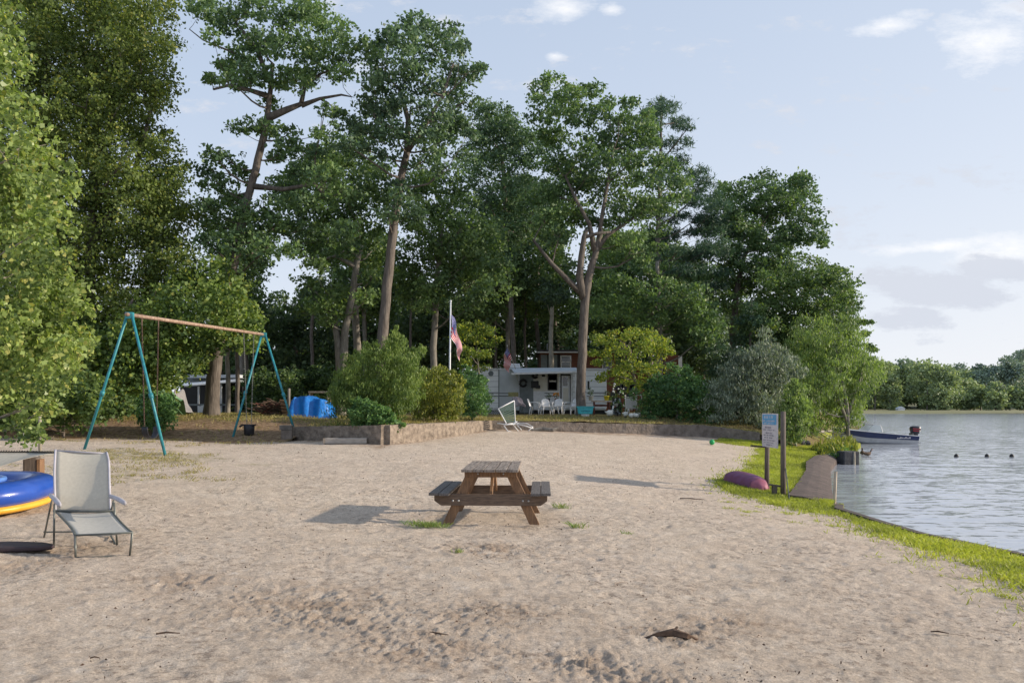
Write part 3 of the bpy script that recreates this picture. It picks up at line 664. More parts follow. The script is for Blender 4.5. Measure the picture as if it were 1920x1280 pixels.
# --- big olive tree behind it
pl = [(40,-60),(330,-60),(325,60),(322,150),(325,200),(300,235),(320,270),(348,300),(345,380),(372,420),(372,520),(330,600),(230,640),(120,640),(0,600),(-60,500),(-60,100)]
ob = poly_blobs(pl, 44, .70, seed=3, n=2600, jit=.4) + [(300,175,24),(315,130,22),(310,265,26),(335,330,26),(340,470,30),(355,400,26)]
tree('elm_tree', 'huge olive green tree filling the upper left of the view behind the swing set', 'tree', 30.5,
     [(165,800,18),(165,650,15),(172,450,12),(180,250,8),(185,60,4)], ob, L['olive'], M['bark'], size=.125, aspect=.72, dens=.36, flat=.9, clump=.42, depth=1.3, spread=1.2, yell=.10, brad=.035, shell=.35,
     limbs=[[(168,600,9,0),(110,430,6,.2),(80,250,4,.1),(90,80,2,.2)],[(172,460,7,0),(250,330,5,.2),(285,200,3,.1)]])
pl = [(-40,560),(230,600),(330,500),(420,520),(470,570),(492,620),(485,650),(420,640),(370,690),(330,715),(300,760),(240,765),(120,800),(-60,800)]
rb = poly_blobs(pl, 34, .72, seed=4, n=3000) + poly_blobs([(-20,600),(330,590),(320,700),(230,770),(60,800),(-40,780)], 30, .8, seed=44, n=1500) + [(420,500,26),(450,530,24),(395,490,22),(370,520,26),(480,600,16)] + [(455,585,26),(470,620,18),(425,560,30),(385,530,28),(345,675,22),(310,715,20),(400,640,20)]
tree('linden_tree', 'broad green tree with round leaves arching down behind the near legs of the swing set', 'tree', 28.5,
     [(210,790,18),(215,700,16),(232,600,8),(250,560,3)], rb, L['round'], M['bark'], size=.14, aspect=.85, dens=.42, flat=.95, clump=.40, depth=1.2, spread=1.0, droop=.15, yell=.08, brad=.03, shell=.35)
# --- tall oak left
t4 = [(385,18,32),(430,40,36),(400,70,20),(470,15,36),(520,30,42),(575,20,40),(620,50,36),(660,75,32),(690,95,22),(640,105,30),(540,80,40),(485,80,36),(455,110,30),(425,125,24),(590,95,38),
      (470,140,34),(430,150,24),(395,150,15),(520,140,36),(560,150,30),(600,145,30),(640,135,22),(505,195,20),(470,235,26),(445,240,20),(500,238,22),(545,250,20),(610,205,18),(635,215,14),(600,250,16),
      (400,290,22),(380,315,22),(425,300,28),(450,330,26),(405,340,24),(545,275,28),(590,285,22),(520,290,18),(560,320,28),(600,330,30),(625,320,18),(390,385,24),(430,370,28),(410,420,28),(450,400,24),(530,350,30),(500,385,30),
      (560,375,34),(600,380,28),(640,360,26),(660,365,20),(470,430,30),(520,420,32),(570,430,32),(610,440,30),(650,430,26),(430,460,24),(500,465,28),(550,470,24),(480,490,20),(465,395,24),(385,450,20),(450,440,22,-1.2),(470,410,20,-1.2),(455,475,20,-1.2)]
tree('tall_oak', 'tall leaning oak with an open crown, trunk rising between the swing set legs', 'tree', 31.0,
     [(396,778,20),(402,690,18),(414,610,16),(430,530,14),(446,455,13),(463,375,11),(480,318,10),(498,245,9),(505,190,7),(512,120,5)], t4, L['oak'], M['bark'], size=.17, aspect=.62, dens=.56, flat=.62, clump=.40, depth=1.0, spread=1.5, brad=.032, back=.45,
     limbs=[[(500,222,8,0),(540,205,6,.2),(565,195,5,.3),(572,160,4,.5),(600,140,3,.6)],[(565,198,5,.3),(600,185,3,.3),(640,178,2,.2),(660,182,1,.2)],[(500,180,6,0),(470,170,4,-.4),(430,160,3,-.6),(400,168,2,-.7)],[(505,150,5,0),(480,90,4,0),(440,40,2,.2)],[(478,350,6,0),(530,355,4,-.5),(590,345,3,-.8),(610,370,2,-.8)],[(440,100,2,-.3),(380,75,1.3,-.5),(355,55,.8,-.5)]])
# --- second tall oak
t5 = [(775,45,26),(760,75,30),(800,55,22),(840,70,26),(862,90,16),(725,70,24),(705,85,16),(810,100,36),(760,120,36),(850,125,28),(880,135,22),(900,130,14),(715,120,28),(790,155,38),(840,170,34),(735,165,32),(700,150,24),
      (870,190,24),(770,200,34),(820,215,34),(720,205,28),(690,195,24),(860,230,24),(740,245,30),(790,255,34),(830,265,28),(700,245,26),(665,235,24),(680,280,28),(725,290,22),(800,300,30),(840,310,30),(650,270,22),(870,290,20),(880,250,14),(752,372,24,-1.2),(775,400,22,-1.3),(728,400,22,-1.0),(745,345,18,-1.0)]
tree('tall_oak', 'straight trunked oak beside the flagpole with a dark dense crown', 'tree', 31.5,
     [(712,730,16),(716,640,14.5),(725,540,13),(736,440,12),(748,350,11),(762,288,9),(766,225,7),(748,165,5)], t5, L['oakd'], M['bark'], size=.17, aspect=.62, dens=.64, flat=.68, clump=.42, depth=1.1, spread=1.6, brad=.032,
     limbs=[[(762,285,7,0),(800,230,5,-.3),(830,180,3,-.4),(850,120,2,-.3)],[(764,260,6,0),(715,230,4,.4),(690,200,2,.6)]])
# --- green mass between the two oaks and right of them
pl = [(520,330),(580,270),(640,225),(700,280),(750,330),(745,430),(710,490),(640,490),(560,480),(520,420)]
tree('maple_tree', 'middle green tree filling the gap between the two tall oaks', 'tree', 40,
     [(668,775,10),(670,650,10),(664,540,9),(672,440,6)], poly_blobs(pl, 32, .85, seed=6)+[(690,500,26),(620,300,24)], L['mid'], M['bark_grey'], size=.19, aspect=.65, dens=.5, flat=.7, clump=.42, depth=1.4, brad=.03)
pl = [(745,330),(800,310),(870,330),(930,400),(945,480),(960,560),(880,590),(800,600),(745,560),(750,450)]
tree('maple_tree', 'green tree with drooping layered boughs right of the straight oak trunk', 'tree', 38,
     [(815,780,9),(812,650,9),(820,520,7),(830,420,5)], poly_blobs(pl, 36, .85, seed=7)+[(900,430,28),(930,500,28)], L['mid'], M['bark_grey'], size=.19, aspect=.65, dens=.5, flat=.62, clump=.42, depth=1.4, droop=.1, brad=.03)
tree('forked_oak', 'forked grey tree with a twin trunk just left of the juniper bush', 'tree', 36,
     [(640,775,11),(643,700,11),(647,620,10),(660,560,9),(668,500,8),(678,460,5)], [(590,500,26),(570,530,22),(620,540,28),(600,570,30),(640,580,26),(560,580,22),(700,520,24),(690,560,26),(610,600,20),(655,470,24),(620,480,22)], L['mid'], M['bark_grey'],
     size=.18, aspect=.65, dens=.5, flat=.65, clump=.42, depth=1.2, brad=.03, limbs=[[(640,740,8,0),(634,640,7,.1),(625,590,5,.1),(612,560,4,.2)],[(668,500,5,0),(630,480,3,.1),(600,488,2,.2),(570,480,1.5,.2)]])
pl = [(885,230),(900,190),(950,200),(985,215),(1030,260),(1010,340),(1030,420),(1010,500),(960,560),(930,470),(890,400),(870,330)]
tree('tall_oak', 'dark oak behind, its crown between the straight oak and the big forked oak', 'tree', 51,
     [(968,775,6),(962,650,7),(955,520,7),(948,400,6),(940,280,4)], poly_blobs(pl, 30, .9, seed=8)+[(915,210,22),(945,235,26),(905,260,22),(985,260,22)], L['oakd'], M['bark'], size=.2, aspect=.62, dens=.50, flat=.7, clump=.42, depth=1.3, brad=.035)
for pl, sd, lab in (([(570,470),(700,430),(770,440),(770,600),(600,610)],51,'soft green tree filling in behind the forked grey tree'),([(830,400),(950,380),(1060,420),(1070,600),(840,600)],52,'soft green tree filling in above the camper'),([(1100,440),(1220,430),(1320,470),(1340,610),(1110,600)],53,'soft green tree filling in above the brown house'),([(380,430),(470,400),(510,440),(490,560),(400,600)],54,'soft green tree filling in behind the leaning oak trunk')):
    xs = [p[0] for p in pl]; cx = sum(xs)/len(xs)
    tree('maple_tree', lab, 'tree', 54, [(cx,772,6),(cx+3,680,6),(cx,560,5),(cx+4,480,3)], poly_blobs(pl, 30, .84, seed=sd), L['mid'], M['bark_grey'], size=.24, aspect=.65, dens=.5, flat=.7, clump=.42, depth=1.4, brad=.03, twigs=1)
# --- central oak by the camper
t7 = [(1010,170,22),(1040,155,24),(1000,190,16),(1070,175,24),(1105,170,22),(1050,205,32),(1010,225,24),(1090,220,28),(1040,255,28),(1125,210,20),(1140,195,18),(1180,195,18),(1160,225,26),(1205,235,24),(1215,215,14),(1125,255,28),(1170,265,30),(1225,265,18),
      (1085,285,34),(1040,305,30),(1130,305,36),(1190,300,28),(1240,300,22),(1070,340,40),(1120,360,40),(1175,345,38),(1225,335,32),(1265,310,20),(1270,340,24),(1030,360,30),(1060,390,34),(1105,410,34),(1160,400,38),(1210,390,34),(1250,380,26),(1280,370,16),
      (1025,410,26),(1050,440,26),(1190,440,26),(1230,430,24),(1160,455,24),(1200,475,26),(1230,465,18)]
tree('forked_oak', 'big forked oak with pale limbs growing out of the turquoise planter spot before the camper', 'tree', 37.0,
     [(1089,776,13.5),(1090,700,12.5),(1093,630,12),(1097,560,11.5),(1106,510,10),(1118,470,8),(1128,430,5)], t7, L['oak'], M['bark'], size=.18, aspect=.62, dens=.60, flat=.62, clump=.42, depth=1.1, spread=1.5, yell=.09, brad=.034,
     limbs=[[(1094,560,8,0),(1086,520,7,-.2),(1090,480,6,-.3),(1095,445,5,-.3),(1100,430,4,-.3)],[(1090,550,6,0),(1060,520,5,-.3),(1035,495,4,-.4),(1000,450,2.5,-.6)],[(1120,465,6,0),(1140,440,4,.2),(1165,425,3,.3),(1200,400,2,.4)],[(1115,470,6,0),(1105,420,4,-.2),(1080,375,3,-.3),(1060,330,2,-.3)],[(1120,465,5,0),(1128,410,4,.1),(1140,340,3,.2),(1150,280,2,.2)],
            [(1095,445,4,-.3),(1120,438,3,-.3),(1145,435,2,-.3)]])
pl = [(1110,500),(1180,480),(1230,470),(1290,520),(1345,560),(1365,610),(1330,650),(1270,640),(1200,620),(1120,610)]
tree('maple_tree', 'middle green tree spreading low above the yellow tree and the brown house', 'tree', 44,
     [(1236,775,8),(1238,650,8),(1236,560,7),(1232,490,5)], poly_blobs(pl, 28, .85, seed=9), L['oak'], M['bark_grey'], size=.2, aspect=.65, dens=.55, flat=.6, clump=.42, depth=1.3, yell=.12, brad=.03)
# --- white pine
pb = []
rr_p = random.Random(11)
for i, (y, x0, x1) in enumerate(((205,1222,1262),(235,1205,1290),(265,1200,1300),(300,1210,1310),(335,1215,1335),(370,1225,1350),(405,1215,1385),(440,1200,1400),(475,1215,1395),(510,1230,1380),(540,1250,1360))):
    n = max(2, int((x1-x0)/34))
    for j in range(n): pb.append((x0+(x1-x0)*(j+.5)/n+rr_p.uniform(-8,8), y+rr_p.uniform(-7,7), rr_p.uniform(17,27)))
tree('white_pine', 'dark blue green white pine towering right of the big forked oak', 'tree', 47,
     [(1236,775,9),(1234,600,8),(1233,450,7),(1238,330,5),(1240,200,2)], pb+[(1320,350,22),(1345,385,26),(1355,430,28),(1330,405,26),(1340,460,28),(1310,320,16),(1240,190,12),(1215,215,12),(1290,240,12)], L['pine'], M['bark'], size=.34, aspect=.15, dens=.46, flat=.42, clump=.42, depth=1.6, spread=1.6, shape='leaf', brad=.03, yell=.04)
# --- right oak
pl = [(1345,360),(1370,330),(1430,325),(1500,315),(1530,350),(1545,420),(1550,455),(1500,470),(1480,530),(1400,560),(1340,540),(1350,440)]
tree('tall_oak', 'right hand oak with a spreading rounded crown above the shoreline thicket', 'tree', 49,
     [(1372,775,9),(1374,620,8),(1382,540,8),(1396,480,6),(1420,430,4)], poly_blobs(pl, 28, .80, seed=10)+[(1300,500,30),(1330,530,30),(1290,540,28),(1360,560,30),(1400,580,28),(1330,470,24)]+[(1500,335,18),(1440,330,20),(1525,440,20),(1545,455,12),(1360,350,16)], L['oak'], M['bark'], size=.21, aspect=.62, dens=.50, flat=.62, clump=.40, depth=1.2, tdark=.05, brad=.034)
pl = [(1440,500),(1490,475),(1560,490),(1600,520),(1605,560),(1600,640),(1560,720),(1450,700),(1380,640),(1400,560)]
tree('shore_tree', 'olive green tree leaning over the water with long side boughs behind the willow', 'tree', 46,
     [(1520,800,9),(1522,700,8),(1530,620,7),(1540,550,4)], poly_blobs(pl, 27, .76, seed=12)+[(1600,530,16),(1605,575,14),(1615,602,9),(1632,604,7),(1620,625,9),(1600,610,16),(1585,545,18),(1615,665,12),(1630,650,9),(1640,655,6)], L['mid'], M['bark'], size=.19, aspect=.55, dens=.55, flat=.6, clump=.42, depth=1.3, yell=.1, brad=.03)
wb = poly_blobs([(1490,600),(1600,590),(1645,680),(1640,730),(1610,780),(1590,790),(1540,800),(1480,820),(1470,700)], 25, .85, seed=13)
tree('willow_tree', 'feathery pale green willow at the water edge behind the moored motorboat', 'tree', 41,
     [(1590,812,5),(1588,760,5),(1575,690,4),(1565,640,3)], wb+[(1600,780,16),(1580,790,14),(1500,812,16),(1520,800,18)], L['willow'], M['bark_grey'], size=.2, aspect=.28, dens=.48, flat=1.1, clump=.40, depth=1.2, shape='up', droop=.1, yell=.05, brad=.02,
     limbs=[[(1588,790,3,0),(1570,740,2.5,-.3),(1550,690,2,-.3)],[(1588,780,3,0),(1610,720,2,.2),(1620,680,1.4,.2)]])
tree('hemlock_tree', 'dark conical evergreen behind the silvery shrub', 'tree', 44,
     [(1405,790,6),(1406,700,5),(1408,600,3),(1410,560,1)], [(1410,575,12),(1400,600,17),(1420,605,17),(1395,635,22),(1425,640,22),(1375,665,22),(1410,670,24),(1440,670,20),(1385,700,24),(1430,705,24),(1350,690,24),(1340,650,22)], L['pine'], M['bark'], size=.2, aspect=.25, dens=.5, flat=.7, clump=.45, depth=.9, brad=.02)
tree('silverberry_shrub', 'large silvery grey green shrub above the end of the retaining wall', 'shrub', 35.5,
     [(1420,815,5),(1418,770,4),(1416,720,3)], poly_blobs([(1330,800),(1330,720),(1350,690),(1390,660),(1450,640),(1490,680),(1500,740),(1480,810),(1400,820)], 25, .82, seed=14)+[(1440,655,18),(1465,665,14)], L['silver'], M['bark_grey'], size=.15, aspect=.33, dens=.55, flat=.95, clump=.42, depth=.9, brad=.018, yell=.12, crown='foliage', shape='up')
tree('leafy_shrub', 'bright green leafy shrub standing on the lawn right behind the wooden sign', 'shrub', 32,
     [(1492,828,3),(1490,790,3),(1488,750,2)], poly_blobs([(1462,828),(1464,760),(1480,720),(1510,720),(1518,770),(1510,830)], 17, .8, seed=15), L['willow'], M['bark_grey'], size=.12, aspect=.45, dens=.6, flat=1, clump=.42, depth=.5, brad=.012, crown='foliage', shape='up')
tree('lilac_shrub', 'dark green rounded shrub right of the yard ornaments', 'shrub', 36,
     [(1270,795,4),(1270,760,3),(1268,730,2)], poly_blobs([(1205,795),(1208,750),(1225,710),(1270,690),(1320,705),(1345,760),(1350,810),(1280,806)], 22, .82, seed=16), L['shrub'], M['bark_grey'], size=.13, aspect=.6, dens=.6, flat=.95, clump=.42, depth=.9, brad=.015, tdark=.18, crown='foliage')
tree('dogwood_tree', 'yellow green layered dogwood in front of the brown house', 'tree', 39.5,
     [(1194,780,4),(1192,730,3.5),(1186,690,3),(1180,650,2)], [(1110,660,10),(1145,675,14),(1180,674,16),(1220,690,14),(1215,645,16),(1150,645,16),(1170,705,14),(1245,650,12),(1120,680,9),(1125,640,16),(1150,630,18),(1180,625,18),(1210,628,18),(1240,640,16),(1135,662,14),(1165,655,18),(1200,655,20),(1235,665,16),(1255,660,10),(1120,632,9),(1165,690,16),(1200,690,20),(1235,690,14),(1130,705,10),(1160,718,14),(1195,718,18),(1225,715,14),(1150,700,9),(1180,735,9)], L['yellow'], M['bark_grey'],
     size=.14, aspect=.6, dens=.40, flat=.7, clump=.45, depth=.9, yell=.25, brad=.016, twigs=2)
tree('dogwood_tree', 'yellow green small tree right behind the flag on the tall pole', 'tree', 41,
     [(905,780,4),(900,720,3),(895,670,2)], [(870,615,18),(895,610,18),(915,622,16),(935,636,10),(860,635,16),(890,635,20),(920,645,12),(880,660,18),(905,665,16),(870,680,14),(900,690,14)], L['yellow'], M['bark_grey'], size=.14, aspect=.6, dens=.48, flat=.5, clump=.45, depth=.9, yell=.16, brad=.016, tdark=.12, twigs=2)
# --- dark wood behind everything
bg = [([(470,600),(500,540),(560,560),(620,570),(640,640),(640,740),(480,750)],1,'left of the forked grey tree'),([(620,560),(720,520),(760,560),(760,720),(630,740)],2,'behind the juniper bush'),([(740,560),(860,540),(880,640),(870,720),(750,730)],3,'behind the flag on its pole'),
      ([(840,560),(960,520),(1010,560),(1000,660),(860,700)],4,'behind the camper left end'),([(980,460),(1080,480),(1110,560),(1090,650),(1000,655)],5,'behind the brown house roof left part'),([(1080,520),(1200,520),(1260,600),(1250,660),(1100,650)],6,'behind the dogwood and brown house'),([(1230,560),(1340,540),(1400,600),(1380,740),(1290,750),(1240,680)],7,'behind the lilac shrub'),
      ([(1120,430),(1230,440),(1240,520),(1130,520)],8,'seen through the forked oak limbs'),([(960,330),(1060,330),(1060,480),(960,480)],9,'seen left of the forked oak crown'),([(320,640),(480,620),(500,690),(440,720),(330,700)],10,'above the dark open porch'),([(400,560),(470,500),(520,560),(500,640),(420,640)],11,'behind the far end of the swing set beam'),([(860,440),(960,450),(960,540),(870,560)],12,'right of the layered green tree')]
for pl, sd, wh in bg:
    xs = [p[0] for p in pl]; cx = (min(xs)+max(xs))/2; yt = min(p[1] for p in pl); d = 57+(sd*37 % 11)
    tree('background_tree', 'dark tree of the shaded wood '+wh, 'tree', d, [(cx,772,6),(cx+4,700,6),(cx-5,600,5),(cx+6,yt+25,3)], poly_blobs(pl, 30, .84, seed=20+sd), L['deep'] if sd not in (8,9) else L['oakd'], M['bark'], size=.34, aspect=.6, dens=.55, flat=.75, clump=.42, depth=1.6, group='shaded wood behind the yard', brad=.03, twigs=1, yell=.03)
# bare trunks of the wood
for (x, d, r, yt, lab, mm) in ((427,38,6.5,640,'grey straight trunk right of the leaning oak trunk','bark_grey'),(445,39,6,645,'brown straight trunk between the leaning oak and the far swing legs','bark'),(1034,50,7,560,'pale bare trunk rising behind the brown house roof','bark_pale'),(392,44,4,660,'thin dark trunk just left of the leaning oak','bark'),(585,52,5,560,'dark trunk in the shade left of the forked grey tree','bark'),(770,52,4,560,'slim trunk in the shade between straight oak and flagpole','bark'),(930,54,4,540,'slim dark trunk above the camper roof','bark'),(985,55,4,540,'slim dark trunk left of the pale bare trunk','bark')):
    tree('bare_tree', lab, 'tree', d, [(x,776,r),(x+1,700,r*.92),(x-1,(yt+700)/2,r*.85),(x+2,yt,r*.7)], [(x+random.uniform(-15,15), yt-12+random.uniform(-15,15), 20) for _ in range(4)], L['deep'], M[mm], size=.26, aspect=.6, dens=.6, depth=1.2, brad=.02, twigs=1)

# ------------------------------------------------------------------ bushes in front of the wood
def spikes(px, py0, d, n, h, seed):  # feathery upright sprays
    rr = random.Random(seed); return []
jb = poly_blobs([(625,790),(622,740),(640,700),(680,670),(720,650),(775,665),(790,720),(770,780),(700,800)], 22, .8, seed=31) + [(735,640,13),(748,655,14),(722,665,14),(740,625,7),(786,660,9),(775,672,12),(690,655,10),(683,668,12),(668,680,11),(794,655,6),(752,640,9),(670,665,7)]
tree('juniper_bush', 'feathery upright green juniper bush behind the corner of the retaining wall', 'bush', 24.5,
     [(712,800,4),(712,750,3),(715,700,2)], jb, L['juniper'], M['bark'], size=.10, aspect=.25, dens=.52, flat=1.15, clump=.42, depth=.7, brad=.012, shape='up', crown='foliage', spread=1.0)
tree('rhododendron_bush', 'small broad leaved bush spilling over the corner of the retaining wall', 'bush', 23.1,
     [(712,805,2.5),(712,790,2),(715,775,1)], poly_blobs([(655,800),(660,760),(690,750),(735,770),(748,800),(738,815),(690,805)], 14, .75, seed=32)+[(728,800,10),(668,780,12)], L['shrub'], M['bark'], size=.10, aspect=.42, dens=.55, flat=.9, clump=.45, depth=.3, brad=.01, crown='foliage', spread=.5, yell=.12)
tree('cypress_bush', 'round golden green bush in front of the flagpole', 'bush', 27.5,
     [(815,790,3),(815,760,3),(815,730,2)], poly_blobs([(765,775),(770,720),(800,692),(840,695),(865,720),(868,760),(855,785),(790,785)], 17, .75, seed=33), L['gold'], M['bark'], size=.09, aspect=.4, dens=.55, flat=1, clump=.42, depth=.6, brad=.012, crown='foliage', shape='up', yell=.12)
tree('yew_bush', 'dark reddish and blue green bush between the golden bush and the camper', 'bush', 30.5,
     [(885,790,3),(885,760,2.5),(885,735,2)], poly_blobs([(855,785),(862,720),(880,690),(905,705),(920,745),(918,780),(890,788)], 14, .75, seed=34)+[(905,715,9),(870,700,10)], L['shrub'], M['bark'], size=.11, aspect=.35, dens=.5, flat=.8, clump=.42, depth=.6, brad=.014, crown='foliage', tdark=.22)
tree('privet_shrub', 'small dark shrub at the foot of the round leaved tree, behind the belt swing', 'shrub', 25,
     [(290,803,2),(290,780,2),(292,760,1.4)], poly_blobs([(255,800),(262,745),(300,735),(328,755),(330,800),(290,805)], 14, .75, seed=35), L['shrub'], M['bark'], size=.10, aspect=.6, dens=.55, flat=1, clump=.45, depth=.5, brad=.01, crown='foliage', tdark=.15)
tree('privet_shrub', 'wide dark hedge like shrub under the huge olive tree left of the swing set', 'shrub', 23.6,
     [(120,808,3),(120,780,2.5),(122,750,2)], poly_blobs([(-60,800),(-60,700),(60,690),(160,700),(240,720),(235,780),(150,800)], 22, .8, seed=36), L['round'], M['bark'], size=.12, aspect=.75, dens=.5, flat=1, clump=.45, depth=.8, brad=.01, crown='foliage', tdark=.28)
for i, (x0, x1, y0, lab) in enumerate(((480,560,700,'low dark shrub behind the brush pile'),(560,640,690,'low dark shrub behind the blue tarp'),(430,500,730,'low dark shrub right of the two straight trunks'))):
    tree('understory_shrub', lab, 'shrub', 43+i*2, [((x0+x1)/2,775,2),((x0+x1)/2,750,2)], poly_blobs([(x0-15,782),(x0-10,y0),(x1,y0-10),(x1+15,782)], 18, .8, seed=40+i), L['mid'], M['bark'], size=.18, aspect=.6, dens=.5, depth=.8, brad=.014, crown='foliage', tdark=.25)

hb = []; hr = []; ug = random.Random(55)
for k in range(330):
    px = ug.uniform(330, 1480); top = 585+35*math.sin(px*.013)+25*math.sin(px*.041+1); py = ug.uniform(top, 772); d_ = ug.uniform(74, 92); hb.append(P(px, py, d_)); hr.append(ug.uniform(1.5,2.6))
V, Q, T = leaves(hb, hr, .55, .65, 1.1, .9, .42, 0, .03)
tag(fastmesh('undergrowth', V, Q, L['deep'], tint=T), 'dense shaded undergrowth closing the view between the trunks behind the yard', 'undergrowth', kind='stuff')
# far shore -----------------------------------------------------------------
def far_land():
    mb = MB()
    def z(x, y):
        base = -.8 + 1.6*sst(296, 306, y+ .02*x)
        return base + 17*np.exp(-((x-330)/110)**2)*sst(330, 520, y) + 5*sst(330,420,y)
    n, m = 60, 24
    def fn(u, v):
        x = -200+u*1100; y = 296+ (v**1.6)*500; return Vector((x, y, float(z(x,y))))
    mb.sheet(fn, n, m); return mb
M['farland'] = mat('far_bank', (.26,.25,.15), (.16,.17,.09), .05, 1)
tag(far_land().build('far_shore', M['farland'], smooth=True), kind='structure')
fr = random.Random(77)
farspec = [(1600,50,100,'far'),(1640,52,92,'far'),(1668,30,60,'far'),(1700,44,88,'farhaze'),(1738,46,88,'far'),(1775,50,86,'far'),(1812,30,50,'far'),(1838,26,40,'far'),(1866,30,46,'far'),(1893,30,42,'far'),(1920,30,48,'far'),(1950,40,70,'far'),(2000,50,80,'farhaze'),(1560,50,100,'far'),(1858,48,86,'farhaze'),(1905,50,92,'farhaze'),(1792,44,80,'farhaze')]
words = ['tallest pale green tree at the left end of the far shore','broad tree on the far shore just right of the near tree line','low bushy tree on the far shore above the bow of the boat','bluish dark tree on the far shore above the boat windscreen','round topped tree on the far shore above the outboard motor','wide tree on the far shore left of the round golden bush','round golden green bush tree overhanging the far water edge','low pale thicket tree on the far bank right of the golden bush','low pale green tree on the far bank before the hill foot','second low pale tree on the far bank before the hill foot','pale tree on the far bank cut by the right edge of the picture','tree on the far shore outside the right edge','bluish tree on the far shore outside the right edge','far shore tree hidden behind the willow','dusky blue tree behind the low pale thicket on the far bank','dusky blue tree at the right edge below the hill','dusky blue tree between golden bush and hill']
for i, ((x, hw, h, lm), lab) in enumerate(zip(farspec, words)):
    d = 312+fr.uniform(0,14)+(30 if lm == 'farhaze' else 0); yb = 773
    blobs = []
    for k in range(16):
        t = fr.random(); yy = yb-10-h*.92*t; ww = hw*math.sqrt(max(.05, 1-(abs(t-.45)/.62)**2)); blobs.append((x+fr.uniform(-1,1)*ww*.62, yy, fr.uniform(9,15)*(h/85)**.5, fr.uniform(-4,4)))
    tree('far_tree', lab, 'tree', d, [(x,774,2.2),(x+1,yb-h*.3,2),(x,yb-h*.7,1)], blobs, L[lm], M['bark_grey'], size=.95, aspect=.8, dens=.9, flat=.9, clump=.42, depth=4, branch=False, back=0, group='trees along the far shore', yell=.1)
# wooded hill further back
hb = []; hr = []
for k in range(230):
    px = fr.uniform(1760, 2150); top = np.interp(px, [1760,1800,1850,1890,1920,1960,2150],[708,692,690,676,664,648,630]); py = fr.uniform(top+8, 768)
    d = 420+ (768-py)*1.2+fr.uniform(-8,8); hb.append(P(px, py, d)); hr.append(fr.uniform(2.6,4.6))
for (px, py, r) in ((1838,690,2.6),(1832,697,3),(1918,664,3.4),(1905,676,3.4),(1862,692,2.5),(1780,706,3),(1750,706,3.5),(1720,700,3)): hb.append(P(px, py, 470)); hr.append(r)
V, Q, T = leaves(hb, hr, 1.3, .8, .7, .9, .42, 0, .05)
tag(fastmesh('hillside_wood', V, Q, L['farhaze'], tint=T), 'hazy wood covering the hill at the right across the lake', 'wood', kind='stuff')
hb = []; hr = []
for k in range(260):
    px = fr.uniform(1500, 1830); top = np.interp(px, [1500,1600,1650,1720,1760,1830],[672,676,674,684,688,700]); py = fr.uniform(top+6, 766); hb.append(P(px, py, 352+fr.uniform(-8,8))); hr.append(fr.uniform(2.2,3.6))
V, Q, T = leaves(hb, hr, 1.1, .8, .7, .9, .42, 0, .05)
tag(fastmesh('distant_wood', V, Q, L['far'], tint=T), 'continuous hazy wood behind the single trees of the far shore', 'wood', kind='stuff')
q = P(1688,773,306); rt = thing('boathouse', 'tiny pale hut on the far bank at the water line', 'hut', (q.x,q.y,.3))
MB().box((0,0,.6),(2.6,2,1.2)).build('wall', M['white_metal'], rt); MB().prism([(-1.5,-1.2,1.2),(1.5,-1.2,1.2),(0,-1.2,2.0)],(0,2.4,0)).build('roof', M['trailer_shade'], rt)
print('leaves', NLEAF)
# ------------------------------------------------------------------ things on the beach
def RB(mb, x0, y0, x1, y1, d, t):
    """box whose front face fills the picture rectangle at distance d, t metres deep"""
    a, b = P(x0, y0, d), P(x1, y1, d); return mb.box(((a.x+b.x)/2, d+t/2, (a.z+b.z)/2), (abs(b.x-a.x), t, abs(a.z-b.z)))
def wl(root, *vs): return [Vector(v)-Vector(root.location) for v in vs]

# picnic table ------------------------------------------------------------
gz = ground(-.25, 11.1)
pt = thing('picnic_table', 'weathered wooden picnic table with two attached benches standing alone on the sand', 'picnic table', (-.26, 11.25, gz+.01), math.radians(-2.2))
m = MB()
for i in range(5): m.box((-.30+i*.15+random.uniform(-.003,.003), random.uniform(-.012,.012), .715), (.142, 1.72, .036))
m.build('tabletop', M['wood_grey'], pt, bevel=.005)
for s in (-1, 1):
    m = MB()
    for k in range(2): m.box((s*(.60+k*.135), random.uniform(-.01,.01), .405+.004*k), (.128, 1.72, .036))
    m.build('bench_seat', M['wood_seat'], pt, bevel=.005)
for e in (-1, 1):
    y = e*.62
    m = MB(); x = .755; m.prism([(-x, y-.02*e, .386),(x, y-.02*e, .386),(x, y-.02*e, .30),(x-.09, y-.02*e, .235),(-x+.09, y-.02*e, .235),(-x, y-.02*e, .30)], (0, e*.04, 0)); m.build('crossbeam', M['wood_dark'], pt, bevel=.004)
    m = MB(); m.box((0, y, .655), (.70, .04, .085)); m.build('top_cleat', M['wood_brown'], pt, bevel=.004)
    for s in (-1, 1):
        m = MB(); yy = y-.045*e; a, b = (s*.25, .69), (s*.585, -.02); w = .068
        m.prism([(a[0]-w, yy-.019, a[1]),(a[0]+w, yy-.019, a[1]),(b[0]+w, yy-.019, b[1]),(b[0]-w, yy-.019, b[1])], (0, .038, 0)); m.build('leg', M['wood_brown'], pt, bevel=.004)
    m = MB(); m.beam((0, e*.60, .34), (0, e*.12, .66), .09, .038, up=(1,0,0)); m.build('brace', M['wood_brown'], pt, bevel=.003)
    for s in (-1, 1):
        for k in (0, .075): MB().ball((s*.43+s*k, y+e*.024, .30), (.014,.008,.014), 8, 6).build('bolt', M['bolt'], pt)
        MB().ball((s*.17, y+e*.024, .66), (.012,.008,.012), 8, 6).build('bolt', M['bolt'], pt)

m = MB(); m.box((0,0,.665),(.66,.09,.045)); m.build('middle_cleat', M['wood_brown'], pt)

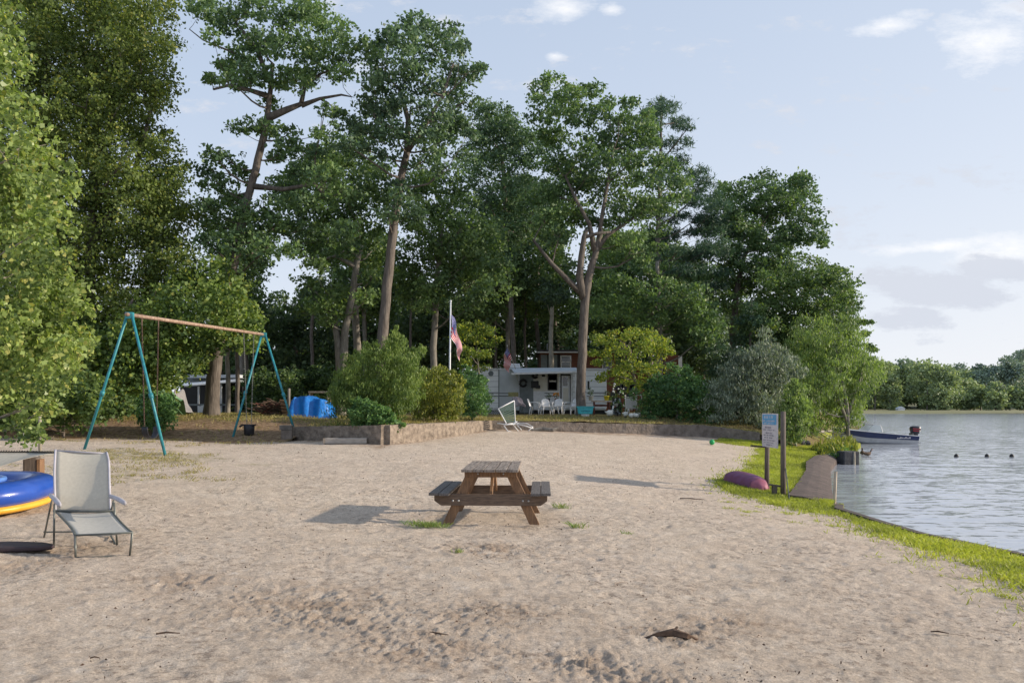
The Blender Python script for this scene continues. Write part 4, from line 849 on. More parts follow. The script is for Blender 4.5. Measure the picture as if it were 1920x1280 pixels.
# sling lounge chair ---------------------------------------------------------
c0 = Vector((-4.55, 8.35, ground(-4.55, 8.35)))
lc = thing('lounge_chair', 'grey mesh sling beach lounge chair with raised back and lavender grey armrests', 'lounge chair', c0)
def LP(px, py, d): return P(px, py, d)-c0
def curve_sheet(L_, R_, n=14, nu=10, sag=.02, sagdir=(0,1,-.4)):
    L_, R_ = [Vector(p) for p in L_], [Vector(p) for p in R_]
    def cr(ps, t):
        k = len(ps)-1; x = min(t*k, k-1e-6); i = int(x); f = x-i
        p0 = ps[max(i-1,0)]; p1 = ps[i]; p2 = ps[i+1]; p3 = ps[min(i+2,k)]
        return .5*((2*p1)+(p2-p0)*f+(2*p0-5*p1+4*p2-p3)*f*f+(3*p1-p0-3*p2+p3)*f**3)
    return MB().sheet(lambda u, v: cr(L_, v).lerp(cr(R_, v), u)+Vector(sagdir)*sag*math.sin(math.pi*u), nu, n), [cr(L_, i/n) for i in range(n+1)], [cr(R_, i/n) for i in range(n+1)]
bl = [LP(104,957,8.66), LP(103,930,8.72), LP(102,890,8.84), LP(103,862,8.96), LP(104,843,9.08)]
br = [LP(207,957,8.66), LP(206,930,8.72), LP(205,895,8.84), LP(204,865,8.96), LP(200,848,9.08)]
m, le, re = curve_sheet(bl, br, sag=.03, sagdir=(0,1,-.25)); m.build('backrest', M['sling'], lc, smooth=True, solid=.004)
m = MB(); m.tube(le, .0125, 8); m.tube(re, .0125, 8); m.tube([le[-1]+Vector((0,0,-.01)), re[-1]+Vector((0,0,-.01))], .010, 6); m.tube([le[0], re[0]], .010, 8); m.build('back_frame', M['arm'], lc, smooth=True)
sl = [LP(105,959,8.64), LP(118,972,8.42), LP(134,990,8.16), LP(141,1003,8.02)]
sr = [LP(211,959,8.64), LP(224,976,8.42), LP(240,992,8.18), LP(248,998,8.04)]
m, le, re = curve_sheet(sl, sr, sag=.02, sagdir=(0,0,-1)); m.build('seat', M['seatfab'], lc, smooth=True, solid=.004)
m = MB(); m.tube(le, .012, 8); m.tube(re, .012, 8); m.tube([le[-1], re[-1]], .010, 8); m.tube([le[0], re[0]], .010, 8); m.build('seat_frame', M['frame_grey'], lc, smooth=True)
def foot(px, py): g = G(px, py, 6, 12); return g-c0-Vector((0,0,.012))
fl_, fr_ = foot(142,1046), foot(243,1044)
for a, b in ((sl[-1], fl_), (sr[-1], fr_)): m = MB(); m.tube([a, b], .0115, 8); m.build('front_leg', M['frame_grey'], lc, smooth=True)
al = [LP(95,935,8.62), LP(100,942,8.5)]; ar = [LP(212,935,8.62), LP(217,940,8.5)]
rl1, rl2 = foot(82,1008), foot(101,1028); rr1, rr2 = foot(203,1007), foot(220,1023)
for a, b in ((LP(97,938,8.6), rl1), (LP(102,944,8.48), rl2), (LP(207,962,8.68), LP(213,938,8.6)), (LP(214,942,8.52), rr2)):
    m = MB(); m.tube([a, b], .0105, 8); m.build('rear_leg', M['frame_grey'], lc, smooth=True)
for a, b in ((rl2, rr2), (fl_+Vector((0,0,.02)), fr_+Vector((0,0,.02))), (rl1+Vector((0,0,.08)), rr1+Vector((0,0,.08))), (rr1+Vector((0,0,.08)), rr2), (LP(100,957,8.64), LP(212,957,8.64))):
    MB().tube([a, b], .0095, 6).build('stretcher', M['frame_grey'], lc, smooth=True)
for a, b in ((LP(94,928,8.70), LP(112,947,8.36)), (LP(206,930,8.70), LP(234,943,8.36))):
    d_ = (b-a); m = MB(); n = 9
    for i in range(n): pass
    pts = [a.lerp(b, i/8)+Vector((0,0,.012*math.sin(i/8*math.pi))) for i in range(9)]
    V = []; 
    for i, p in enumerate(pts):
        w = .036*(1-.35*abs(i/8-.6)); 
        if i in (0,8): w *= .6
        for j in range(8):
            q = 2*math.pi*j/8; V.append(p+Vector((math.cos(q)*w, 0, math.sin(q)*.024)))
    m.add(V, [(i*8+j, i*8+(j+1)%8, (i+1)*8+(j+1)%8, (i+1)*8+j) for i in range(8) for j in range(8)]+[tuple(range(7,-1,-1)), tuple(64+j for j in range(8))]); m.build('armrest', M['arm'], lc, smooth=True)

# blue raft -------------------------------------------------------------------
rc = Vector((-7.80, 10.72, ground(-7.6, 11.2)-.03))
rf = thing('inflatable_raft', 'blue oval inflatable raft with a yellow underside lying on the sand at the left edge', 'raft', rc)
rf.rotation_euler = (math.radians(2.5), math.radians(-1.5), .12)
def stad(t, a, b, n=2.5):
    c, s = math.cos(t), math.sin(t); return (abs(c)**(2/n)*math.copysign(a, c), abs(s)**(2/n)*math.copysign(b, s))
def ring(a, b, r, z, nu=64, nv=14, rz=None):
    V = []
    for i in range(nu):
        t = 2*math.pi*i/nu; x, y = stad(t, a, b); x2, y2 = stad(t+.01, a, b); tx, ty = x2-x, y2-y; l = math.hypot(tx,ty); nx, ny = ty/l, -tx/l
        for j in range(nv):
            q = 2*math.pi*j/nv; V.append((x+nx*r*math.cos(q), y+ny*r*math.cos(q), z+(rz or r)*math.sin(q)))
    return V, [(i*nv+j, ((i+1)%nu)*nv+j, ((i+1)%nu)*nv+(j+1)%nv, i*nv+(j+1)%nv) for i in range(nu) for j in range(nv)]
m = MB(); m.add(*ring(1.26, .92, .235, .25, rz=.175)); m.build('rim_tube', M['vinyl_blue'], rf, smooth=True)
m = MB(); m.add(*ring(1.27, .93, .20, .085, rz=.07)); m.build('underside_tube', M['vinyl_yellow'], rf, smooth=True)
m = MB(); m.sheet(lambda u, v: Vector((stad(u*2*math.pi, 1.22, .82)[0]*v, stad(u*2*math.pi, 1.22, .82)[1]*v, .35+.035*math.cos(v*19))), 64, 24); m.build('floor', M['vinyl_blue'], rf, smooth=True)
for a, b in ((.86,.52),(.66,.36)):
    m = MB(); m.add(*ring(a, b, .035, .395, 64, 8)); m.build('raised_seam', M['vinyl_light'], rf, smooth=True)
MB().tube([(.75,-1.085,.13),(.95,-1.09,.15),(1.1,-1.02,.13),(1.25,-.93,.12)], .018, 6).build('grab_handle', M['rope'], rf)

# maroon board
bc = G(50, 1034, 6, 12); bd = thing('bodyboard', 'dark maroon foam board lying flat beside the lounge chair legs', 'bodyboard', bc, .03)
out = [(-.62,-.17),(-.62,.22),(-.3,.25),(-.08,.20),(.12,.13),(.26,.02),(.30,-.06),(.22,-.12),(0,-.16),(-.3,-.19)]
m = MB(); m.prism([(x,y,.02+.02*(x+.3)) for x,y in out], (0,0,.052)); m.build('deck', M['maroon'], bd, bevel=.016)
m = MB(); m.tube([(x,y,.047+.02*(x+.3)) for x,y in out[1:7]], .013, 6); m.build('edge_trim', M['edge'], bd, smooth=True)

# hammock ---------------------------------------------------------------------
ha = Vector((PX(102,12.6), 12.6, P(0,850,12.6).z)); hb_ = Vector((PX(-260,12.2), 12.2, P(0,838,12.2).z))
hm = thing('hammock', 'pale canvas hammock with dark laced edge hanging at the left edge behind the raft', 'hammock', (ha.x-1.5, 12.4, ground(ha.x-1.5,12.4)))
n = 30
def hf(u, v):
    p = hb_.lerp(ha, u); s = math.sin(math.pi*min(1,u*1.02)); w = .46*min(1, (1-u)*4.5)*min(1,u*4.5)+.01
    return p+Vector((0, (v-.5)*2*w, -.05*s-.22*s**.5*min(1,(1-u)*5)*(1-v)**.8*(1 if v<1 else 0)))
m = MB().sheet(lambda u, v: hf(u, v), n, 8); m.build('bed', M['canvas'], hm, world=True, smooth=True, solid=.006)
m = MB(); m.tube([hf(i/40, 1)+Vector((0,0,.012)) for i in range(41)], .011, 6)
for i in range(70):
    p = hf(i/70, 1); m.tube([p+Vector((-.012,0,-.012)), p+Vector((.012,0,.035))], .006, 4)
m.build('lacing', M['rope'], hm, world=True)
m = MB(); m.tube([ha, P(132,845,12.7)], .009, 6); m.build('strap', M['rope'], hm, world=True)
g0 = on(60, 13.0); st = thing('timber_post', 'short thick dark timber post under the hammock end', 'post', g0, .3)
MB().box((0,0,.24),(.20,.26,.56)).build('core', M['post'], st, bevel=.01); MB().box((.125,.0,.23),(.05,.28,.52)).build('side_board', M['wood_brown'], st, bevel=.005)
g0 = on(75, 16.5); st = thing('thin_post', 'thin pale grey wooden post rising out of the leaves at the left', 'post', g0)
MB().tube([(0,0,-.1),(0,.0,.9),(.0,0,P(0,765,16.5).z-g0.z)], [.035,.032,.03], 7).build('shaft', M['bark_pale'], st, smooth=True)
g0 = on(56, 15.0); st = thing('hammock_net', 'fan of grey cords of a second hammock tied to the thin post', 'hammock', g0)
m = MB(); top = P(44,806,15.0); 
for k in range(9): m.tube([top, P(44+k*4, 846+k*.6, 14.4+k*.03)], .005, 4)
m.build('cord', M['canvas'], st, world=True); m = MB().tube([P(40,846,14.4), P(82,852,14.7)], .016, 6); m.build('spreader_bar', M['rope'], st, world=True)

# swing set -------------------------------------------------------------------
T1, T2 = P(243,590,19.5), P(494,627,26.0)
ss = thing('swing_set', 'tall metal swing set with turquoise legs and a rusty top beam', 'swing set', (T1.x, T1.y, ground(T1.x, T1.y)))
dv = (T2-T1).normalized()
m = MB(); m.tube([T1-dv*.12, T1.lerp(T2,.33), T1.lerp(T2,.66), T2+dv*.1], .047, 10); m.build('top_beam', M['rusty'], ss, world=True, smooth=True)
legs = [(T1, G(155,841,12,30)), (T1, G(313,855,12,30)), (T2, G(434,820,18,36)), (T2, G(560,824,18,36))]
for tp_, ft in legs:
    s_ = 1 if ft.x > tp_.x else -1; a = tp_+Vector((s_*.05,0,.02)); b = ft-Vector((0,0,.15))
    m = MB(); m.tube([a, a.lerp(b,.5), b], [.034,.034,.036], 10); lg = m.build('leg', M['teal'], ss, world=True, smooth=True)
    j = a.lerp(b, .56); m = MB(); m.tube([j-(b-a).normalized()*.06, j+(b-a).normalized()*.06], .055, 10); o_ = m.build('collar', M['teal'], lg, world=True, smooth=True)
for tp_ in (T1, T2): MB().box(tp_+Vector((0,0,-.02)), (.20,.12,.16), .2).build('bracket', M['teal'], ss, world=True, bevel=.02)
def beam_at(px):
    lo, hi = 0, 1
    for _ in range(40):
        t = (lo+hi)/2; q = T1.lerp(T2, t)
        if 960+q.x/q.y*F < px: lo = t
        else: hi = t
    return T1.lerp(T2, lo)
def chain(mb, a, b, r=.02, step=.05):
    n = int((b-a).length/step); 
    for i in range(n):
        p, q = a.lerp(b, i/n), a.lerp(b, (i+.8)/n); s = Vector((.007,0,0)) if i%2 else Vector((0,.007,0))
        mb.tube([p+s, q+s], r*.55, 4); mb.tube([p-s, q-s], r*.55, 4)
A1, A2 = beam_at(266), beam_at(297)
zs = P(0,800,20.1).z
B1 = Vector((A1.lerp(A2,.15).x, A1.lerp(A2,.15).y, zs)); B2 = Vector((A1.lerp(A2,.88).x, A1.lerp(A2,.88).y, zs))
sw = thing('belt_swing', 'black rubber belt swing hanging on rusty chains from the near end of the swing set', 'swing', (B1.x, B1.y, ground(B1.x,B1.y)))
for a, b in ((A1,B1),(A2,B2)):
    m = MB(); m.tube([a+Vector((0,0,.06)), a-Vector((0,0,.22))], .016, 6); chain(m, a-Vector((0,0,.15)), b); m.build('chain', M['chain'], sw, world=True)
side = Vector((dv.y, -dv.x, 0)).normalized()
def belt(u, v):
    p = B1.lerp(B2, .5)+(B2-B1)*(.5*math.sin((u-.5)*math.pi))*1.0; z = zs-.30*math.cos((u-.5)*math.pi)**.7 if abs(u-.5) < .499 else zs
    return Vector((p.x, p.y, z))+side*(v-.5)*.17
MB().sheet(belt, 22, 4).build('seat', M['rubber'], sw, world=True, smooth=True, solid=.014)
A1, A2 = beam_at(457), beam_at(476); zs2 = P(0,795,25.2).z
B1 = Vector((A1.lerp(A2,.3).x, A1.lerp(A2,.3).y, zs2)); B2 = Vector((A1.lerp(A2,.75).x, A1.lerp(A2,.75).y, zs2)); Cc = (B1+B2)/2
sw = thing('toddler_swing', 'black bucket toddler swing on grey chains at the far end of the swing set', 'swing', (Cc.x, Cc.y, ground(Cc.x,Cc.y)))
for a, b in ((A1,B1),(A2,B2)):
    m = MB(); chain(m, a, b, step=.07); m.build('chain', M['chain_grey'], sw, world=True)
m = MB(); m.lathe((Cc.x,Cc.y,zs2-.36), [(.11,0),(.15,.05),(.165,.2),(.17,.34),(.15,.34),(.14,.2),(.10,.07)], 14); m.build('bucket', M['rubber'], sw, world=True, smooth=True)
m = MB(); m.tube([Vector((Cc.x+.20*math.cos(a), Cc.y+.14*math.sin(a), zs2-.02)) for a in [i*math.pi/8 for i in range(17)]], .022, 6); m.tube([(Cc.x-.17,Cc.y-.1,zs2-.02),(Cc.x-.25,Cc.y-.16,zs2-.07)],.03,6); m.build('guard_rim', M['rubber'], sw, world=True, smooth=True)

# things by the wall -----------------------------------------------------------
g0 = on(538, 24.4); cb = thing('concrete_block', 'two dark concrete blocks stacked at the left end of the crumbling wall', 'block', g0, .1)
MB().box((0,0,.13),(.32,.22,.28)).build('lower_block', M['conc_mid'], cb, bevel=.01); MB().box((-.02,.02,.35),(.38,.26,.15)).build('upper_block', M['conc_dark'], cb, bevel=.012)
g0 = on(649, 22.55); pk = thing('timber_beam', 'whitish weathered beam lying on the sand against the crumbling wall', 'beam', g0, .04)
m = MB(); m.box((0,0,.09),(1.17,.16,.15)); m.build('beam', mat('pale_beam', (.46,.42,.38),(.30,.27,.24),6,.9,.006,(1,6,6)), pk, bevel=.012)
MB().box((-.61,.0,.06),(.05,.17,.20)).build('end_cleat', M['wood_raw'], pk)
# blue tarp
tc0 = on(583, 30.5); tx0, tx1 = PX(543,30.5), PX(624,30.5); tr = thing('tarp_covered_pile', 'crumpled bright blue tarp draped over a pile in the yard', 'tarp', tc0)
def tarp(u, v):
    x = tx0+(tx1-tx0)*u; y = tc0.y-.45+v*1.5
    prof = np.interp(u, [0,.08,.15,.3,.5,.75,.9,1], [.05,.55,.80,.86,.80,.72,.60,.02]); vv = min(1, math.sin(math.pi*min(1,max(0,v)))*2.2)
    h = prof*vv + .09*float(fbm(np.array([x*3.1+y]), np.array([y*2.2]), 4)[0])*vv
    return Vector((x + .05*float(fbm(np.array([y*4.]), np.array([u*6.]),2)[0]), y-.10*math.sin(u*19)*(1-v)*.6, tc0.z-.05+max(0,h)))
MB().sheet(tarp, 46, 26).build('tarp', M['tarp'], tr, world=True, smooth=False)
m = MB()
for k in range(5): m.tube([(tx0+.02*k,tc0.y-.2,tc0.z+.1+.12*k),(tx0-.22-.03*k,tc0.y-.1,tc0.z+.1+.13*k)],.055,8)
m.build('log', M['wood_brown'], tr, world=True)
g0 = on(516, 31.0); bp_ = thing('brush_pile', 'dark heap of branches and scrap wood left of the blue tarp', 'brush pile', g0)
m = MB(); rr = random.Random(9)
for k in range(120):
    a = Vector((rr.gauss(0,.36), rr.gauss(0,.3), 0)); a.z = rr.uniform(0,1)*max(0,.62-abs(a.x)*.55); b = a+Vector((rr.uniform(-.5,.5), rr.uniform(-.3,.3), rr.uniform(-.15,.22))); b.z = max(.02,b.z); m.tube([a, a.lerp(b,.5)+Vector((0,0,.03)), b], rr.uniform(.012,.032), 5)
m.build('branches', M['stick'], bp_)['kind'] = 'stuff'
m = MB()
for k in range(9): m.box((rr.uniform(-.5,.5), rr.uniform(-.4,.1), rr.uniform(.1,.5)), (rr.uniform(.25,.6),.09,.03), Matrix.Rotation(rr.uniform(-.5,.5),3,'Y') @ Matrix.Rotation(rr.uniform(-1,1),3,'Z'))
m.build('scrap_board', M['wood_red'], bp_)
g0 = on(600, 33.5); stn = thing('wooden_stand', 'small pale wooden rack standing behind the blue tarp', 'rack', g0)
zt = P(0,735,33.5).z-g0.z
MB().box((0,0,zt),(.86,.5,.07)).build('top_board', M['wood_raw'], stn, bevel=.005)
for s in (-1,1):
    for e in (-1,1): MB().box((s*.38,e*.2,zt/2-.05),(.06,.06,zt)).build('leg', M['wood_raw'], stn)
g0 = on(541.5, 30.2); po = thing('fence_post', 'short round wooden post at the left end of the blue tarp', 'post', g0)
MB().tube([(0,0,-.1),(0,0,.5),(0.01,0,P(0,728,30.2).z-g0.z)], [.055,.052,.05], 10).build('shaft', M['bark_grey'], po, smooth=True)

# porch building at the left
d = 45; ph = thing('open_porch', 'low cabin with a pale flat roof and dark open porch behind the leaning oak', 'cabin', on(395,d))
RB(MB(), 338,716,454,782,d+1.2,3).build('wall', M['dark'], ph, world=True)  # near-black box painted as the shade inside the open porch
RB(MB(), 352,702,448,708,d-.2,4).build('roof', M['trailer_shade'], ph, world=True)
RB(MB(), 352,708,446,716,d+.3,3).build('fascia', M['door_grey'], ph, world=True)
m = MB(); a = [P(342,725,d-1.6), P(446,716,d-1.6), P(446,712,d), P(342,720,d)]; m.prism(a, (0,0,.07)); m.build('awning', M['trailer'], ph, world=True)
for x in (372, 414, 443): RB(MB(), x-1.6,724-(x-372)*.08,x+1.6,784,d-1.5,.1).build('porch_post', M['white_metal'], ph, world=True)
RB(MB(), 345,757,446,760,d-1.5,.05).build('railing', M['door_grey'], ph, world=True)
m = MB(); a = [P(372,762,d-2), P(384,758,d-2), P(376,782,d-2), P(369,782,d-2)]; m.prism(a,(0,.3,0)); m.build('step', M['white_metal'], ph, world=True)
# nylon tents / covers
def drape(name, label, m_, px0, px1, yt, yb, d, seed, lean=0):
    rt = thing(name, label, 'tent', on((px0+px1)/2, d)); x0, x1 = PX(px0,d), PX(px1,d); zb = rt.location.z-.05; h = P(0,yt,d).z-zb
    def f(u, v):
        x = x0+(x1-x0)*u; a = 1-abs(2*u-1-lean)/(1+abs(lean)); vv = min(1, math.sin(math.pi*v)*1.7)
        return Vector((x, d-.8+v*1.6, zb+h*max(0,a)**.8*vv*(1+.10*math.sin(u*17+seed)+.06*math.sin(v*13+u*9))))
    MB().sheet(f, 30, 18).build('canopy', m_, rt, world=True, smooth=False)
    m = MB(); m.tube([(x0,d-.7,zb),((x0+x1)/2+lean*(x1-x0)*.4,d,zb+h*1.02),(x1,d+.6,zb)],.012,5); m.build('pole', M['tent_green'], rt, world=True); return rt
drape('tent', 'light green nylon tent half hidden by the leaves behind the belt swing', M['tent_green'], 215, 335, 722, 785, 32, 1, .35)
drape('tent', 'small grey nylon tent beside the light green one left of the porch', M['tent_grey'], 318, 352, 733, 785, 33.5, 4, .05)

# flags -------------------------------------------------------------------------
def flag_mat(name):
    m, nt, b = newmat(name); uv = N(nt,'ShaderNodeUVMap'); sp_ = N(nt,'ShaderNodeSeparateXYZ'); nt.links.new(uv.outputs[0], sp_.inputs[0])
    st_ = math_node(nt,'GREATER_THAN', math_node(nt,'FRACT', math_node(nt,'MULTIPLY', sp_.outputs[1], 6.5)), .42)
    col_ = mixc(nt, st_, (.80,.78,.80), (.55,.008,.03))
    can = math_node(nt,'MULTIPLY', math_node(nt,'LESS_THAN', sp_.outputs[0], .40), math_node(nt,'GREATER_THAN', sp_.outputs[1], .4615))
    vo = N(nt,'ShaderNodeTexVoronoi'); vo.inputs['Randomness'].default_value = 0; mp = N(nt,'ShaderNodeMapping'); mp.inputs['Scale'].default_value = (26,17,1); nt.links.new(uv.outputs[0], mp.inputs['Vector']); nt.links.new(mp.outputs[0], vo.inputs['Vector'])
    blue = mixc(nt, ramp_fac(nt, vo.outputs[0], .32, .24, 1), (.03,.04,.24), (.6,.6,.7))
    nt.links.new(mixc(nt, can, col_, blue), b.inputs['Base Color']); b.inputs['Roughness'].default_value = .8
    return m
M['flag'] = flag_mat('flag_cloth')
def flag_mesh(root, top, H, W, fold, droop, along=(0,0,-1), name='flag'):
    """hanging cloth: hoist edge runs from 'top' along the pole, the fly end droops down in folds"""
    nu, nv = 36, 14; al = Vector(along); V = []; UV = []
    for j in range(nv+1):
        for i in range(nu+1):
            u, v = i/nu, j/nv       # u along the fly, v down the hoist
            hp = top + al*(H*v)
            out = W*(.30*u**.7)*(1-.25*v) ; dz = -W*droop*u**1.15*(1-.35*v)
            V.append(hp+Vector((out*.9*fold[0]+.035*math.sin(u*9+v*4), out*.25*fold[1]+.07*math.sin(u*11+v*5)*u**.3, dz))); UV.append((u, 1-v))
    m = MB(); m.add(V, [(j*(nu+1)+i, j*(nu+1)+i+1, (j+1)*(nu+1)+i+1, (j+1)*(nu+1)+i) for j in range(nv) for i in range(nu)])
    o = m.build(name, M['flag'], root, world=True, smooth=True); uvl = o.data.uv_layers.new(name='UVMap')
    for l in o.data.loops: uvl.data[l.index].uv = UV[l.vertex_index]
    return o
d = 29.5; fb = on(843, d); zt = P(0,566,d).z
fp = thing('flagpole', 'tall white flagpole rising behind the golden bush', 'flagpole', fb)
MB().tube([(0,0,-.1),(0,0,1.5),(.04,0,zt-fb.z)], [.038,.036,.026], 10).build('shaft', M['white_metal'], fp, smooth=True)
MB().ball((.04,0,zt-fb.z+.03), .04).build('finial', M['white_metal'], fp, smooth=True)
fg = thing('american_flag', 'limp striped American flag hanging on the tall white flagpole', 'flag', (fb.x+.05, d, P(0,690,d).z))
flag_mesh(fg, Vector((fb.x+.06, d-.02, P(0,590,d).z)), .85, 1.45, (1,1), .92)
d = 43.6; a, b = P(951,648,d), P(966,690,d)
f2 = thing('flag_staff', 'slanting flag staff fixed on the camper awning', 'flag staff', b)
MB().tube([b+Vector((.02,0,-.05)), a], [.018,.014], 6).build('staff', M['wood_raw'], f2, world=True); MB().ball(a, .03).build('finial', M['white_metal'], f2, world=True)
fg = thing('american_flag', 'smaller American flag drooping from the slanting staff on the camper', 'flag', P(955,705,d))
flag_mesh(fg, a+Vector((0,-.02,-.02)), .82, 1.12, (-.75,.6), .95, along=(b-a).normalized())

# camper ---------------------------------------------------------------------------
d = 46.; cp = thing('camper_trailer', 'long white travel trailer with a grey awning parked behind the grey wall', 'camper', on(1015,d))
m = MB(); RB(m, 896,691,1138,769,d,2.5); body = m.build('body', M['trailer'], cp, world=True, bevel=.12)
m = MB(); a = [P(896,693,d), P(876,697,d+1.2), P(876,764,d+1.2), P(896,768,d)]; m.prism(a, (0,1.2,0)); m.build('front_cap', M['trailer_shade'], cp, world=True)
m = MB(); RB(m, 893,690.2,1138,692.6,d-.04,2.6); m.build('roof_edge', M['white_metal'], cp, world=True)
RB(MB(), 934.4,693,936.2,769,d-.03,.03).build('corner_trim', M['door_grey'], cp, world=True)
RB(MB(), 936.2,694,973,769,d-.012,.01).build('grey_or_shade_panel', M['trailer_shade'], cp, world=True)  # shaded stretch of the camper side, painted as a darker sheet
RB(MB(), 974,699,1000,774,d-.05,.05).build('storage_cabinet', M['door_grey'], cp, world=True)
RB(MB(), 1000,700,1048,735,d-.02,.02).build('cream_panel', M['cream'], cp, world=True)
RB(MB(), 1000,733,1050,768,d-.06,.05).build('low_panel', M['white_plastic'], cp, world=True)
for y0, y1, mm in ((736.4,737.6,'dark'),(741.6,742.8,'dark')):
    m = MB(); RB(m, 912,y0,972,y1,d-.02,.01); RB(m, 1021,y0,1048,y1,d-.07,.01); RB(m, 1100,y0,1137,y1,d-.015,.012); m.build('pinstripe', M[mm], cp, world=True)
RB(MB(), 953,735,972,743,d-.03,.01).build('yellow_stripe', mat('stripe_yellow', (.45,.42,.2)), cp, world=True)
def win(par, x0, y0, x1, y1, d, fm='dark', gm='glass', fr=2., bars=0):
    f = MB(); RB(f, x0,y0,x1,y0+fr,d,.06); RB(f, x0,y1-fr,x1,y1,d,.06); RB(f, x0,y0+fr,x0+fr,y1-fr,d,.06); RB(f, x1-fr,y0+fr,x1,y1-fr,d,.06)
    for k in range(bars): yy = y0+(y1-y0)*(k+1)/(bars+1); RB(f, x0+fr,yy-.6,x1-fr,yy+.6,d+.002,.04)
    w_ = f.build('window', M[fm], par, world=True)
    RB(MB(), x0+fr*.5,y0+fr*.5,x1-fr*.5,y1-fr*.5,d+.03,.02).build('pane', M[gm], w_, world=False)
    pane = w_.children[0]; pane.matrix_parent_inverse = Matrix.Identity(4); pane.location = -Vector(par.location)
    return w_
w_ = win(cp, 1027,701,1045,731.5,d-.05, bars=1)
RB(MB(), 1030,713,1043,716,d-.03,.01).build('curtain', M['cream'], cp, world=True)
win(cp, 1102,714,1105,730,d-.03)
dr = RB(MB(), 1051,701,1070,757,d-.05,.05).build('door_surround', M['dark'], cp, world=True, bevel=.03)
dr = RB(MB(), 1053,704,1068.5,756,d-.09,.05).build('door', M['white_plastic'], cp, world=True, bevel=.02)
for nm, rc_, mm in (('door_pane',(1056,707,1064,723,d-.10,.012),'glass'),('handle',(1050.6,729,1052.6,731,d-.13,.03),'dark'),('door_panel',(1056,727,1066,752,d-.10,.012),'cream')):
    o = RB(MB(), *rc_).build(nm, M[mm], dr, world=False); o.location = -Vector(cp.location)
m = MB(); m.lathe((0,0,0), [(.13,0),(.15,.02),(.15,.05),(.09,.05),(.09,.02)], 20); o = m.build('round_vent', M['door_grey'], cp); o.rotation_euler = (math.radians(90),0,0); o.location = P(920.5,700,d-.02)-Vector(cp.location)
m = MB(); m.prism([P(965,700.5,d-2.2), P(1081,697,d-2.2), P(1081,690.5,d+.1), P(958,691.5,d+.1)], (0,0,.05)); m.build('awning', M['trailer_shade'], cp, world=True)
m = MB(); m.beam(P(958,700.7,d-2.25), P(1082,696.8,d-2.25), .05, .10); m.build('awning_rail', M['white_metal'], cp, world=True)
m = MB(); m.beam(P(968,701,d-2.1), P(973,718,d-.1), .05, .05); m.beam(P(1079,698,d-2.1), P(1079,779,d-2.1), .09,.09, up=(0,1,0)); m.beam(P(1072,701,d-.2), P(1072,770,d-.2), .10,.09, up=(0,1,0)); m.build('awning_post', M['white_metal'], cp, world=True)
m = MB(); 
for k in range(-9,24):
    a, b = Vector((PX(916,d)+k*.12, d-.01, P(0,778,d).z)), Vector((PX(916,d)+k*.12+.3, d-.01, P(0,768,d).z))
    if a.x > PX(908,d) and b.x < PX(950,d): m.beam(a, b, .02, .02, up=(0,1,0)); m.beam((b.x,b.y-.02,a.z), (a.x,a.y-.02,b.z), .02, .02, up=(0,1,0))
m.build('lattice_skirt', M['white_metal'], cp, world=True)
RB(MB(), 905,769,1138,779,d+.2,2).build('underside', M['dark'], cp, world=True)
m = MB(); m.box(P(966,686,d+1.2), (.62,.8,.26), taper=.85); ac = m.build('air_conditioner', M['white_metal'], cp, world=True, bevel=.04)
m = MB(); m.ball(P(912,690,d+1), (.35,.3,.14), 12, 6); m.build('roof_vent', M['cream'], cp, world=True, smooth=True)
for (x, y, r, n_) in ((981,718,.19,'wreath'),(1003,704,.13,'wall_lamp')):
    m = MB(); c_ = P(x,y,d-.12); m.tube([c_+Vector((r*math.cos(t*.5), 0, r*math.sin(t*.5))) for t in range(13)], .07, 6); m.build(n_, M['dark'], cp, world=True)
m = MB(); RB(m, 996,714,1010,727,d-.14,.08); RB(m, 1004,722,1013,728,d-.2,.1); m.build('black_plaque', M['dark'], cp, world=True, bevel=.03)
RB(MB(), 1016,702,1022,706,d-.05,.04).build('light_fitting', M['dark'], cp, world=True)

# brown house behind ----------------------------------------------------------------
d = 58.; hs_ = thing('brown_house', 'red brown flat roofed house behind the camper', 'house', on(1140,d))
RB(MB(), 1013,661,1154,778,d,6).build('wall', M['redwood'], hs_, world=True)
RB(MB(), 1154,690,1272,778,d+.4,5).build('side_wall', M['redwood'], hs_, world=True)
RB(MB(), 1008,655.5,1156,658.8,d-.6,7).build('roof', M['roof_dark'], hs_, world=True); RB(MB(), 1007,658.8,1156,661.2,d-.62,.1).build('fascia', M['white_metal'], hs_, world=True)
RB(MB(), 1154,686,1274,690,d+.1,6).build('lower_roof', M['roof_dark'], hs_, world=True)
RB(MB(), 1014,665,1049,694,d-.04,.05).build('grey_or_shade_panel', M['door_grey'], hs_, world=True); RB(MB(), 1026,665,1028,694,d-.06,.03).build('joint', M['dark'], hs_, world=True)
RB(MB(), 1045,664,1050,694,d-.05,.04).build('dark_gap', M['dark'], hs_, world=True)
win(hs_, 1051,666,1071,691,d-.1,'white_metal',fr=2.2,bars=1); win(hs_, 1129,664,1147,694,d-.1,'white_metal',fr=2,bars=1)
RB(MB(), 1246,666,1273,705,d-1,.6).build('gable_boards', M['redwood'], hs_, world=True)
RB(MB(), 1272,667,1279,712,d-1.05,.7).build('white_corner', M['white_metal'], hs_, world=True)
m = MB(); m.tube([P(1010,656,d+2), P(1010,646,d+2)], .12, 8); m.tube([P(1026,656,d+2.5), P(1026,644,d+2.5)], .05, 6); m.build('roof_vent', M['white_metal'], hs_, world=True)

